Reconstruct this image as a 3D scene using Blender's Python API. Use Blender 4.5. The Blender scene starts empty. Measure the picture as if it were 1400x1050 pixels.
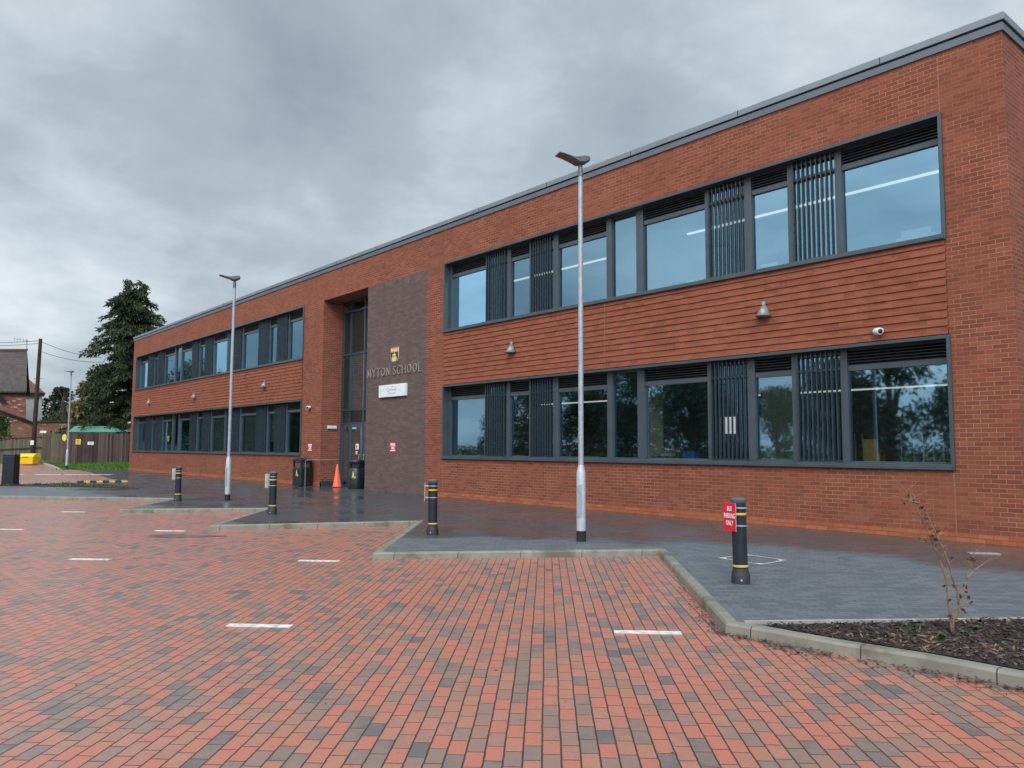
import bpy, bmesh, math, random
from mathutils import Vector, Matrix
from mathutils.geometry import tessellate_polygon
R = math.radians
random.seed(7)
scene = bpy.context.scene
col = scene.collection

# ------------------------------------------------------------------ camera
YAW, PIT, ROLL = R(49.978), R(4.673), R(0.276)
CAM = Vector((4.4235, -14.2069, 1.5))
FPX = 1082.1 / 1400.0
fw = Vector((-math.sin(YAW)*math.cos(PIT), math.cos(YAW)*math.cos(PIT), math.sin(PIT)))
rt = Vector((math.cos(YAW), math.sin(YAW), 0))
up = rt.cross(fw)
rt2 = rt*math.cos(ROLL) + up*math.sin(ROLL)
up2 = -rt*math.sin(ROLL) + up*math.cos(ROLL)
cd = bpy.data.cameras.new('camera')
cam = bpy.data.objects.new('camera', cd); col.objects.link(cam)
cd.sensor_width = 36; cd.lens = 36*FPX; cd.clip_start = 0.05; cd.clip_end = 3000
m = Matrix((rt2, up2, -fw)).transposed().to_4x4(); m.translation = CAM
cam.matrix_world = m
scene.camera = cam

def ray(x, y):
    return fw + rt2*((x-700)/1082.1) - up2*((y-525)/1082.1)
def at(x, y, depth):
    return CAM + ray(x, y)*depth

# ------------------------------------------------------------------ light
SUN_EL, SUN_AZ = R(38), R(138)          # azimuth from +y clockwise
sdir = Vector((math.sin(SUN_AZ)*math.cos(SUN_EL), math.cos(SUN_AZ)*math.cos(SUN_EL), math.sin(SUN_EL)))
sl = bpy.data.lights.new('sun', 'SUN'); sl.energy = 1.1; sl.angle = R(20); sl.color = (1, .95, .88)
so = bpy.data.objects.new('sun', sl); col.objects.link(so)
so.rotation_euler = sdir.to_track_quat('Z', 'Y').to_euler()
so.location = (0, -30, 40)

scene.view_settings.view_transform = 'Standard'
scene.view_settings.look = 'None'
scene.view_settings.exposure = 0.42
scene.view_settings.gamma = 1

def N(nt, t, **k):
    n = nt.nodes.new(t)
    for a, b in k.items(): setattr(n, a, b)
    return n
def L(nt, a, b): nt.links.new(a, b)

def math_node(nt, op, a, b=None, c=None, clamp=False):
    n = N(nt, 'ShaderNodeMath', operation=op); n.use_clamp = clamp
    for i, v in enumerate((a, b, c)):
        if v is None: continue
        if isinstance(v, (int, float)): n.inputs[i].default_value = v
        else: L(nt, v, n.inputs[i])
    return n.outputs[0]
def mix_rgb(nt, fac, a, b, blend='MIX'):
    n = N(nt, 'ShaderNodeMix', data_type='RGBA', blend_type=blend)
    for i, v in ((0, fac), (6, a), (7, b)):
        if isinstance(v, (int, float)): n.inputs[i].default_value = v
        elif isinstance(v, (tuple, list)): n.inputs[i].default_value = (*v[:3], 1)
        else: L(nt, v, n.inputs[i])
    return n.outputs[2]
def ramp(nt, fac, stops, interp='LINEAR'):
    n = N(nt, 'ShaderNodeValToRGB'); cr = n.color_ramp; cr.interpolation = interp
    while len(cr.elements) < len(stops): cr.elements.new(.5)
    for e, (p, c) in zip(cr.elements, stops):
        e.position = p; e.color = (*c, 1) if not isinstance(c, (int, float)) else (c, c, c, 1)
    L(nt, fac, n.inputs[0])
    return n.outputs[0]
def smooth(nt, v, a, b):
    n = N(nt, 'ShaderNodeMapRange', interpolation_type='SMOOTHSTEP')
    L(nt, v, n.inputs[0]); n.inputs[1].default_value = a; n.inputs[2].default_value = b
    return n.outputs[0]
def noise(nt, vec, scale, detail=4, rough=.55, dist=0):
    n = N(nt, 'ShaderNodeTexNoise'); n.inputs['Scale'].default_value = scale
    n.inputs['Detail'].default_value = detail; n.inputs['Roughness'].default_value = rough
    n.inputs['Distortion'].default_value = dist
    if vec is not None: L(nt, vec, n.inputs['Vector'])
    return n.outputs[0]

# overcast sky: clear Nishita sky almost wholly covered by a cloud deck
W = bpy.data.worlds.new('World'); scene.world = W; W.use_nodes = True
nt = W.node_tree; nt.nodes.clear()
out = N(nt, 'ShaderNodeOutputWorld'); bg = N(nt, 'ShaderNodeBackground'); L(nt, bg.outputs[0], out.inputs[0])
sky = N(nt, 'ShaderNodeTexSky', sky_type='NISHITA', sun_disc=False)
sky.sun_elevation = SUN_EL; sky.sun_rotation = SUN_AZ
tc = N(nt, 'ShaderNodeTexCoord'); D = tc.outputs['Generated']
sep = N(nt, 'ShaderNodeSeparateXYZ'); L(nt, D, sep.inputs[0])
den = math_node(nt, 'ADD', math_node(nt, 'MAXIMUM', sep.outputs[2], 0.0), .30)
cmb = N(nt, 'ShaderNodeCombineXYZ')
L(nt, math_node(nt, 'DIVIDE', sep.outputs[0], den), cmb.inputs[0]); L(nt, math_node(nt, 'DIVIDE', sep.outputs[1], den), cmb.inputs[1])
P = cmb.outputs[0]
n1 = noise(nt, P, 1.15, 6, .52, .25)
n2 = noise(nt, P, 4.2, 7, .58, .2)
n3 = noise(nt, P, .5, 2, .5)
val = math_node(nt, 'ADD', math_node(nt, 'MULTIPLY', n1, .62), math_node(nt, 'MULTIPLY', n2, .22))
val = math_node(nt, 'ADD', val, math_node(nt, 'MULTIPLY', n3, .30))
val = math_node(nt, 'ADD', math_node(nt, 'MULTIPLY', math_node(nt, 'SUBTRACT', val, .59), 1.9), .50)
for (px, py, amp, wid) in ((120, 40, .22, .16), (1385, 60, .16, .20), (620, 340, .14, .15), (60, 440, .10, .16),
                           (900, 20, .06, .25), (430, 180, -.17, .24), (90, 260, -.20, .18), (700, 120, -.10, .22), (230, 400, .12, .10), (420, 50, -.13, .15), (230, 180, -.08, .15)):
    d = ray(px, py).normalized()
    dn = N(nt, 'ShaderNodeVectorMath', operation='DISTANCE'); L(nt, D, dn.inputs[0]); dn.inputs[1].default_value = d
    q = math_node(nt, 'DIVIDE', dn.outputs[1], wid)
    q = math_node(nt, 'MULTIPLY', math_node(nt, 'MULTIPLY', q, q), -.7)
    g = math_node(nt, 'MULTIPLY', math_node(nt, 'EXPONENT', q), amp)
    val = math_node(nt, 'ADD', val, g)
for d, amp, wid in (((-.40, -.85, .34), .22, .5), ((-.95, -.2, .2), .05, .4)):
    dn = N(nt, 'ShaderNodeVectorMath', operation='DISTANCE'); L(nt, D, dn.inputs[0]); dn.inputs[1].default_value = Vector(d).normalized()
    q = math_node(nt, 'DIVIDE', dn.outputs[1], wid)
    val = math_node(nt, 'ADD', val, math_node(nt, 'MULTIPLY', math_node(nt, 'EXPONENT', math_node(nt, 'MULTIPLY', math_node(nt, 'MULTIPLY', q, q), -.7)), amp))
cl = ramp(nt, val, [(.20, (2.45, 2.95, 3.42)), (.43, (3.55, 4.1, 4.58)), (.62, (5.3, 5.85, 6.25)), (.84, (7.9, 8.3, 8.55))])
# the cloud deck is brighter towards the hidden sun and overhead
dt = N(nt, 'ShaderNodeVectorMath', operation='DOT_PRODUCT'); L(nt, D, dt.inputs[0]); dt.inputs[1].default_value = (sdir+Vector((0, 0, .35))).normalized()
boost = smooth(nt, dt.outputs[1], .05, 1.0)
boost = math_node(nt, 'ADD', math_node(nt, 'MULTIPLY', boost, 1.66), .92)
cs = N(nt, 'ShaderNodeVectorMath', operation='SCALE'); L(nt, cl, cs.inputs[0]); L(nt, boost, cs.inputs['Scale'])
L(nt, mix_rgb(nt, .92, sky.outputs[0], cs.outputs[0]), bg.inputs[0])
bg.inputs[1].default_value = .105

# ------------------------------------------------------------------ materials
MATS = {}
def newmat(name):
    mt = bpy.data.materials.new(name); mt.use_nodes = True
    nt = mt.node_tree; b = nt.nodes['Principled BSDF']
    MATS[name] = mt
    return mt, nt, b
def plain(name, c, rough=.5, metal=0, var=.12, scale=6, bump=0, spec=.5, emit=0):
    mt, nt, b = newmat(name)
    tc = N(nt, 'ShaderNodeTexCoord')
    f = noise(nt, tc.outputs['Object'], scale, 5, .6)
    lo = tuple(x*(1-var*1.6) for x in c); hi = tuple(min(1, x*(1+var*1.6)) for x in c)
    L(nt, ramp(nt, f, [(.3, lo), (.7, hi)]), b.inputs['Base Color'])
    b.inputs['Roughness'].default_value = rough; b.inputs['Metallic'].default_value = metal
    b.inputs['Specular IOR Level'].default_value = spec
    if rough > .25:
        L(nt, math_node(nt, 'ADD', math_node(nt, 'MULTIPLY', noise(nt, tc.outputs['Object'], scale*2.3, 3), .2), rough-.1), b.inputs['Roughness'])
    if bump:
        bp = N(nt, 'ShaderNodeBump'); bp.inputs['Strength'].default_value = .5; bp.inputs['Distance'].default_value = bump
        L(nt, noise(nt, tc.outputs['Object'], scale*6, 4), bp.inputs['Height']); L(nt, bp.outputs[0], b.inputs['Normal'])
    if emit:
        b.inputs['Emission Color'].default_value = (*c, 1); b.inputs['Emission Strength'].default_value = emit
    return mt
def brick_nodes(nt, vec, w, h, mortar, smoothv=.1, offset=.5):
    t = N(nt, 'ShaderNodeTexBrick'); L(nt, vec, t.inputs['Vector'])
    t.offset = offset; t.squash = 1
    t.inputs['Color1'].default_value = (0, 0, 0, 1); t.inputs['Color2'].default_value = (1, 1, 1, 1); t.inputs['Mortar'].default_value = (.5, .5, .5, 1)
    t.inputs['Scale'].default_value = 1; t.inputs['Mortar Size'].default_value = mortar; t.inputs['Mortar Smooth'].default_value = smoothv
    t.inputs['Bias'].default_value = 0; t.inputs['Brick Width'].default_value = w; t.inputs['Row Height'].default_value = h
    return t
def brickmat(name, stops, mortar_col, msize=.0055, rough=.85, soil=.25):
    mt, nt, b = newmat(name)
    uv = N(nt, 'ShaderNodeUVMap'); uv.uv_map = 'UV'
    t = brick_nodes(nt, uv.outputs[0], .225, .075, msize)
    big = noise(nt, uv.outputs[0], .45, 4)
    fine = noise(nt, uv.outputs[0], 22, 4, .65)
    streak = N(nt, 'ShaderNodeMapping'); streak.inputs['Scale'].default_value = (3, .35, 1); L(nt, uv.outputs[0], streak.inputs[0])
    st = noise(nt, streak.outputs[0], 1.0, 5)
    f = math_node(nt, 'ADD', math_node(nt, 'MULTIPLY', t.outputs[0], .75), math_node(nt, 'MULTIPLY', fine, .25))
    c = ramp(nt, f, stops)
    c = mix_rgb(nt, math_node(nt, 'MULTIPLY', smooth(nt, st, .45, .75), soil), c, tuple(x*.55 for x in stops[len(stops)//2][1]))
    c = mix_rgb(nt, math_node(nt, 'MULTIPLY', smooth(nt, big, .35, .7), soil*.8), c, tuple(min(1, x*1.25) for x in stops[-1][1]))
    mc = mix_rgb(nt, smooth(nt, noise(nt, uv.outputs[0], .9, 3), .35, .62), mortar_col, tuple(x*.62 for x in mortar_col))
    c = mix_rgb(nt, t.outputs[1], c, mc)
    L(nt, c, b.inputs['Base Color'])
    b.inputs['Roughness'].default_value = rough; b.inputs['Specular IOR Level'].default_value = .25
    h = math_node(nt, 'ADD', math_node(nt, 'SUBTRACT', 1, t.outputs[1]), math_node(nt, 'MULTIPLY', fine, .5))
    bp = N(nt, 'ShaderNodeBump'); bp.inputs['Strength'].default_value = .7; bp.inputs['Distance'].default_value = .006
    L(nt, h, bp.inputs['Height']); L(nt, bp.outputs[0], b.inputs['Normal'])
    return mt
brickmat('red_brick', [(.1, (.168, .048, .028)), (.4, (.210, .061, .035)), (.7, (.242, .072, .041)), (.95, (.283, .091, .053))], (.385, .210, .150), .0053)
brickmat('cladding_brick', [(.1, (.194, .056, .031)), (.4, (.240, .071, .039)), (.95, (.290, .094, .053))], (.31, .135, .092), .004)
brickmat('purple_brick', [(.1, (.104, .070, .064)), (.5, (.126, .084, .077)), (.9, (.152, .104, .095))], (.170, .128, .118), .0045)
brickmat('plinth_brick', [(.1, (.29, .085, .042)), (.5, (.35, .105, .050)), (.9, (.40, .135, .068))], (.25, .10, .055), .005)
brickmat('house_brick', [(.1, (.14, .05, .035)), (.5, (.20, .07, .045)), (.66, (.25, .09, .06)), (.80, (.30, .14, .11)), (.88, (.55, .41, .36))], (.25, .16, .13), .006)

plain('coping_metal', (.125, .145, .175), .42, .3, .06, 1.5)
plain('coping_top', (.20, .23, .26), .40, .3, .06, 1.5)
plain('anthracite', (.038, .052, .066), .34, 0, .10, 2.0)
plain('anthracite_light', (.054, .070, .085), .36, 0, .10, 2.0)
plain('fin_metal', (.034, .050, .065), .28, 0, .03, 2.0)
plain('black_gap', (.012, .013, .016), .8)
plain('louvre_dark', (.014, .019, .025), .4)
plain('sealant', (.27, .135, .095), .8)
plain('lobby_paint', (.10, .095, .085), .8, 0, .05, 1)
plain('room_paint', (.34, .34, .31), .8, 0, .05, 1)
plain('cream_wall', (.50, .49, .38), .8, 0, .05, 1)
plain('white_ceiling', (.48, .49, .50), .8, 0, .04, 1)
plain('grey_carpet', (.06, .07, .085), .9)
plain('blind_fabric', (.30, .30, .25), .85, 0, .06, 2)
plain('white_plastic', (.74, .76, .78), .4, 0, .05)
plain('dirty_white', (.62, .64, .64), .5, 0, .12)
plain('galvanised', (.37, .41, .46), .48, .35, .10, 14)
plain('galvanised_bright', (.47, .51, .55), .5, .3, .10, 16)
plain('lamp_grey', (.13, .145, .165), .45, .2, .08)
plain('shade_grey', (.27, .28, .29), .45, .3, .08)
plain('lamp_under', (.075, .070, .070), .45)
plain('lamp_lens', (.19, .115, .085), .25)
plain('bitumen', (.012, .013, .015), .7)
plain('bollard_black', (.012, .017, .027), .42, 0, .18, 9)
plain('bollard_base', (.020, .025, .033), .6, 0, .2, 9)
plain('bollard_cap', (.085, .095, .11), .5, 0, .1, 9)
plain('reflective_yellow', (.80, .50, .045), .45)
plain('steel', (.60, .62, .63), .3, .7, .06)
plain('sign_red', (.60, .012, .040), .4, 0, .05)
plain('letter_white', (.86, .86, .86), .5, 0, .02)
plain('letter_grey', (.30, .33, .37), .6)
plain('letter_bronze', (.37, .33, .32), .5, .2, .06)
plain('crest_orange', (.75, .27, .05), .4)
plain('crest_black', (.015, .014, .018), .4)
plain('crest_gold', (.72, .58, .22), .4)
plain('crest_cream', (.75, .72, .58), .4)
plain('cone_orange', (.82, .115, .030), .45, 0, .08)
plain('bin_black', (.014, .018, .023), .38, 0, .2, 7)
plain('bin_brown', (.13, .075, .055), .6)
plain('road_white', (.62, .61, .58), .7, 0, .22, 14)
plain('road_yellow', (.42, .26, .07), .7, 0, .25, 6)
plain('edging_concrete', (.33, .33, .295), .8, 0, .15, 5, .002)
plain('mud', (.15, .088, .066), .55, 0, .35, 5)
plain('twig', (.225, .150, .095), .8, 0, .25, 20)
plain('twig_pale', (.40, .30, .20), .8, 0, .25, 20)
plain('dead_leaf', (.085, .038, .024), .8, 0, .4, 30)
plain('weed_green', (.055, .105, .022), .7, 0, .3, 20)
plain('bark', (.050, .038, .030), .9, 0, .3, 9, .01)
plain('bare_wood', (.075, .062, .055), .9, 0, .3, 9)
plain('pole_wood', (.035, .022, .018), .85, 0, .3, 4)
plain('grit_yellow', (.85, .56, .015), .45, 0, .07)
plain('render_white', (.78, .79, .78), .8, 0, .05)
plain('fascia_dark', (.018, .014, .014), .5)
plain('shed_green', (.10, .27, .185), .6, 0, .10, 1)
plain('shed_green_dark', (.018, .055, .042), .6)
plain('pale_roof', (.45, .49, .53), .6)
plain('wire_black', (.03, .03, .035), .6)
plain('cardboard', (.80, .52, .18), .75, 0, .10, 9)
plain('crate_blue', (.012, .10, .38), .4)
plain('folder_green', (.18, .42, .12), .6)
plain('toy_grey', (.33, .34, .35), .5)
plain('toy_dark', (.04, .045, .06), .5)
plain('toy_purple', (.16, .10, .24), .6)
plain('brass', (.80, .62, .38), .4, 0)
plain('sign_yellow', (.72, .58, .10), .5)
plain('tube_light', (1, .98, .95), .5, emit=.62, var=0)
plain('bronze_text', (.10, .06, .02), .5)

def glassmat():
    mt, nt, b = newmat('glass'); nt.nodes.remove(b)
    o = nt.nodes['Material Output']
    tr = N(nt, 'ShaderNodeBsdfTransparent'); tr.inputs[0].default_value = (.74, .84, .82, 1)
    gl = N(nt, 'ShaderNodeBsdfGlossy'); gl.inputs[0].default_value = (.45, .77, 1.0, 1); gl.inputs[1].default_value = .024
    lw = N(nt, 'ShaderNodeFresnel'); lw.inputs[0].default_value = 1.5
    tcn = N(nt, 'ShaderNodeTexCoord')
    bp = N(nt, 'ShaderNodeBump'); bp.inputs['Strength'].default_value = .03; bp.inputs['Distance'].default_value = .05
    L(nt, noise(nt, tcn.outputs['Object'], 1.1, 1), bp.inputs['Height']); L(nt, bp.outputs[0], gl.inputs['Normal'])
    fac = math_node(nt, 'ADD', math_node(nt, 'MULTIPLY', lw.outputs[0], .9), .36, clamp=True)
    mx = N(nt, 'ShaderNodeMixShader'); L(nt, fac, mx.inputs[0]); L(nt, tr.outputs[0], mx.inputs[1]); L(nt, gl.outputs[0], mx.inputs[2])
    L(nt, mx.outputs[0], o.inputs[0])
glassmat()

def rotated_uv(nt, d):
    tcn = N(nt, 'ShaderNodeTexCoord'); o = tcn.outputs['Object']
    a = N(nt, 'ShaderNodeVectorMath', operation='DOT_PRODUCT'); L(nt, o, a.inputs[0]); a.inputs[1].default_value = (d[0], d[1], 0)
    b = N(nt, 'ShaderNodeVectorMath', operation='DOT_PRODUCT'); L(nt, o, b.inputs[0]); b.inputs[1].default_value = (-d[1], d[0], 0)
    # tiny waviness of hand-laid courses
    c = N(nt, 'ShaderNodeCombineXYZ')
    w = math_node(nt, 'MULTIPLY', math_node(nt, 'SUBTRACT', noise(nt, o, 1.3, 2), .5), .02)
    L(nt, math_node(nt, 'ADD', a.outputs[1], w), c.inputs[0]); L(nt, math_node(nt, 'ADD', b.outputs[1], math_node(nt, 'MULTIPLY', w, .7)), c.inputs[1])
    return o, c.outputs[0]

def pavermat():
    mt, nt, b = newmat('red_pavers')
    o, v = rotated_uv(nt, Vector((-.737, .676)).normalized())
    # rows are laid with slightly random stagger
    sv = N(nt, 'ShaderNodeSeparateXYZ'); L(nt, v, sv.inputs[0])
    wn = N(nt, 'ShaderNodeTexWhiteNoise', noise_dimensions='1D'); L(nt, math_node(nt, 'FLOOR', math_node(nt, 'DIVIDE', sv.outputs[1], .1)), wn.inputs['W'])
    cv = N(nt, 'ShaderNodeCombineXYZ'); L(nt, math_node(nt, 'ADD', sv.outputs[0], math_node(nt, 'MULTIPLY', wn.outputs['Value'], .085)), cv.inputs[0]); L(nt, math_node(nt, 'ADD', sv.outputs[1], math_node(nt, 'MULTIPLY', math_node(nt, 'SUBTRACT', noise(nt, v, 14, 2), .5), .010)), cv.inputs[1])
    t = brick_nodes(nt, cv.outputs[0], .2, .1, .0056, .6)
    cl = noise(nt, v, 1.6, 3, .6)
    fine = noise(nt, v, 60, 4, .7)
    mid = noise(nt, v, 9, 3, .6)
    f = math_node(nt, 'ADD', math_node(nt, 'MULTIPLY', t.outputs[0], .78), math_node(nt, 'MULTIPLY', cl, .40))
    f = math_node(nt, 'ADD', f, math_node(nt, 'MULTIPLY', math_node(nt, 'SUBTRACT', mid, .5), .34))
    c = ramp(nt, f, [(.16, (.46, .155, .103)), (.37, (.48, .152, .102)), (.48, (.38, .170, .112)), (.58, (.45, .180, .124)), (.68, (.33, .160, .118)), (.79, (.27, .168, .133)), (.91, (.21, .152, .128)), (1.0, (.118, .112, .112))])
    c = mix_rgb(nt, math_node(nt, 'MULTIPLY', smooth(nt, fine, .45, .75), .25), c, (.16, .10, .085))
    c = mix_rgb(nt, math_node(nt, 'MULTIPLY', smooth(nt, noise(nt, o, .22, 5), .5, .72), .30), c, (.30, .17, .14))
    c = mix_rgb(nt, math_node(nt, 'MULTIPLY', smooth(nt, noise(nt, o, .7, 7, .72, .6), .54, .72), .38), c, (.12, .075, .06))
    c = mix_rgb(nt, math_node(nt, 'MULTIPLY', smooth(nt, noise(nt, o, 16, 3, .6), .66, .74), .5), c, (.09, .065, .055))
    c = mix_rgb(nt, .06, c, (.52, .36, .31))
    c = mix_rgb(nt, smooth(nt, t.outputs[1], .32, .9), c, (.060, .040, .033))
    L(nt, c, b.inputs['Base Color'])
    rr = math_node(nt, 'ADD', math_node(nt, 'MULTIPLY', mid, .22), .27)
    L(nt, rr, b.inputs['Roughness']); b.inputs['Specular IOR Level'].default_value = .5
    h = math_node(nt, 'ADD', math_node(nt, 'MULTIPLY', math_node(nt, 'SUBTRACT', 1, t.outputs[1]), 1), math_node(nt, 'MULTIPLY', fine, .18))
    h = math_node(nt, 'ADD', h, math_node(nt, 'MULTIPLY', t.outputs[0], .25))
    bp = N(nt, 'ShaderNodeBump'); bp.inputs['Strength'].default_value = 1.0; bp.inputs['Distance'].default_value = .008
    L(nt, h, bp.inputs['Height']); L(nt, bp.outputs[0], b.inputs['Normal'])
pavermat()

def darkpavermat():
    mt, nt, b = newmat('dark_pavers')
    o, v = rotated_uv(nt, Vector((.676, .737)).normalized())
    t = brick_nodes(nt, v, .2, .1, .003, .25)
    fine = noise(nt, v, 50, 4, .7)
    big = noise(nt, o, .35, 3, .5, .3)
    sp = N(nt, 'ShaderNodeSeparateXYZ'); L(nt, o, sp.inputs[0])
    # standing wet along the wall and over most of the far end
    xw = math_node(nt, 'MULTIPLY', math_node(nt, 'MINIMUM', math_node(nt, 'ADD', sp.outputs[0], 2.5), 0), -.75)
    wv = math_node(nt, 'ADD', math_node(nt, 'ADD', sp.outputs[1], 3.1), math_node(nt, 'MINIMUM', xw, 5.0))
    wv = math_node(nt, 'ADD', wv, math_node(nt, 'MULTIPLY', math_node(nt, 'SUBTRACT', big, .5), 4.6))
    wet = smooth(nt, wv, -.35, .55)
    puddle = smooth(nt, noise(nt, o, .5, 2, .5), .42, .68)
    c = ramp(nt, math_node(nt, 'ADD', math_node(nt, 'MULTIPLY', t.outputs[0], .8), math_node(nt, 'MULTIPLY', fine, .2)), [(.1, (.092, .106, .120)), (.9, (.140, .156, .170))])
    c = mix_rgb(nt, smooth(nt, t.outputs[1], .2, .8), c, (.040, .042, .044))
    cw = mix_rgb(nt, .55, c, (.034, .030, .030))
    c = mix_rgb(nt, wet, c, cw)
    L(nt, c, b.inputs['Base Color'])
    rw = math_node(nt, 'SUBTRACT', .31, math_node(nt, 'MULTIPLY', puddle, .19))
    rd = math_node(nt, 'ADD', math_node(nt, 'MULTIPLY', fine, .25), .42)
    mr = N(nt, 'ShaderNodeMix', data_type='FLOAT'); L(nt, wet, mr.inputs[0]); L(nt, rd, mr.inputs[2]); L(nt, rw, mr.inputs[3])
    L(nt, mr.outputs[0], b.inputs['Roughness'])
    h = math_node(nt, 'ADD', math_node(nt, 'SUBTRACT', 1, t.outputs[1]), math_node(nt, 'MULTIPLY', fine, .2))
    h = math_node(nt, 'ADD', h, math_node(nt, 'MULTIPLY', t.outputs[0], .35))
    bp = N(nt, 'ShaderNodeBump'); bp.inputs['Distance'].default_value = .005
    L(nt, math_node(nt, 'SUBTRACT', .8, math_node(nt, 'MULTIPLY', wet, .45)), bp.inputs['Strength'])
    L(nt, h, bp.inputs['Height']); L(nt, bp.outputs[0], b.inputs['Normal'])
darkpavermat()

def kerbmat():
    mt, nt, b = newmat('kerb_concrete')
    uv = N(nt, 'ShaderNodeUVMap'); uv.uv_map = 'UV'
    sp = N(nt, 'ShaderNodeSeparateXYZ'); L(nt, uv.outputs[0], sp.inputs[0])
    tcn = N(nt, 'ShaderNodeTexCoord')
    fr = math_node(nt, 'FRACT', math_node(nt, 'DIVIDE', sp.outputs[0], .915))
    j = math_node(nt, 'LESS_THAN', fr, .010)
    f = noise(nt, tcn.outputs['Object'], 3, 6, .65)
    c = ramp(nt, f, [(.3, (.17, .158, .128)), (.7, (.285, .272, .232))])
    c = mix_rgb(nt, smooth(nt, noise(nt, tcn.outputs['Object'], 1.1, 5, .7), .52, .66), c, (.13, .12, .085))
    c = mix_rgb(nt, j, c, (.03, .028, .024))
    L(nt, c, b.inputs['Base Color'])
    b.inputs['Roughness'].default_value = .6
    bp = N(nt, 'ShaderNodeBump'); bp.inputs['Strength'].default_value = .6; bp.inputs['Distance'].default_value = .004
    L(nt, math_node(nt, 'SUBTRACT', noise(nt, tcn.outputs['Object'], 40, 4), j), bp.inputs['Height']); L(nt, bp.outputs[0], b.inputs['Normal'])
kerbmat()

def leafmat(name, a, c_, d=None):
    mt, nt, b = newmat(name)
    gi = N(nt, 'ShaderNodeTexCoord')
    f = noise(nt, gi.outputs['Object'], 1.1, 3)
    rnd = N(nt, 'ShaderNodeNewGeometry')
    f = math_node(nt, 'ADD', math_node(nt, 'MULTIPLY', f, .5), math_node(nt, 'MULTIPLY', rnd.outputs['Random Per Island'], .5))
    st = [(.2, a), (.8, c_)] if d is None else [(.2, a), (.6, c_), (.9, d)]
    L(nt, ramp(nt, f, st), b.inputs['Base Color'])
    b.inputs['Roughness'].default_value = .75; b.inputs['Specular IOR Level'].default_value = .25
leafmat('conifer_leaf', (.018, .034, .018), (.046, .066, .030), (.085, .085, .040))
leafmat('hedge_leaf', (.014, .030, .020), (.040, .062, .034))
leafmat('far_leaf', (.045, .075, .048), (.11, .145, .085))
leafmat('hedge_brown', (.05, .03, .02), (.10, .055, .035))
leafmat('olive_leaf', (.075, .075, .035), (.17, .145, .07), (.27, .22, .11))
leafmat('green_leaf', (.03, .06, .02), (.075, .12, .035))
leafmat('grass_blade', (.06, .13, .02), (.11, .22, .04))
leafmat('bark_chip', (.016, .013, .015), (.075, .052, .048), (.40, .27, .15))

def groundmat():
    mt, nt, b = newmat('turf')
    tcn = N(nt, 'ShaderNodeTexCoord')
    f = noise(nt, tcn.outputs['Object'], .6, 6, .65); g2 = noise(nt, tcn.outputs['Object'], 14, 4, .7)
    f = math_node(nt, 'ADD', math_node(nt, 'MULTIPLY', f, .5), math_node(nt, 'MULTIPLY', g2, .5))
    L(nt, ramp(nt, f, [(.3, (.035, .075, .014)), (.7, (.085, .16, .03))]), b.inputs['Base Color']); b.inputs['Roughness'].default_value = .9
    mt, nt, b = newmat('soil')
    tcn = N(nt, 'ShaderNodeTexCoord')
    f = noise(nt, tcn.outputs['Object'], 35, 6, .7)
    L(nt, ramp(nt, f, [(.3, (.010, .008, .008)), (.7, (.055, .040, .032))]), b.inputs['Base Color']); b.inputs['Roughness'].default_value = .8
    bp = N(nt, 'ShaderNodeBump'); bp.inputs['Distance'].default_value = .02; L(nt, f, bp.inputs['Height']); L(nt, bp.outputs[0], b.inputs['Normal'])
    # timber fence: vertical boards
    for nm, c1, c2 in (('fence_brown', (.030, .018, .018), (.125, .088, .078)), ('fence_weathered', (.085, .080, .055), (.16, .15, .105))):
        mt, nt, b = newmat(nm)
        gm = N(nt, 'ShaderNodeNewGeometry')
        tcn = N(nt, 'ShaderNodeTexCoord')
        mp = N(nt, 'ShaderNodeMapping'); mp.inputs['Scale'].default_value = (6, 6, .5); L(nt, tcn.outputs['Object'], mp.inputs[0])
        f = math_node(nt, 'ADD', math_node(nt, 'MULTIPLY', gm.outputs['Random Per Island'], .55), math_node(nt, 'MULTIPLY', noise(nt, mp.outputs[0], 1.5, 4), .45))
        L(nt, ramp(nt, f, [(.2, c1), (.8, c2)]), b.inputs['Base Color']); b.inputs['Roughness'].default_value = .85
    # clay / slate roof
    for nm, c1, c2 in (('roof_brown', (.060, .048, .045), (.115, .090, .080)), ('roof_red', (.11, .050, .038), (.18, .085, .062))):
        mt, nt, b = newmat(nm)
        uv = N(nt, 'ShaderNodeUVMap'); uv.uv_map = 'UV'
        t = brick_nodes(nt, uv.outputs[0], .25, .28, .018)
        f = math_node(nt, 'ADD', math_node(nt, 'MULTIPLY', t.outputs[0], .5), math_node(nt, 'MULTIPLY', noise(nt, uv.outputs[0], .8, 4), .5))
        c = mix_rgb(nt, t.outputs[1], ramp(nt, f, [(.2, c1), (.8, c2)]), (.02, .016, .016))
        L(nt, c, b.inputs['Base Color']); b.inputs['Roughness'].default_value = .8
groundmat()

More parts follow.
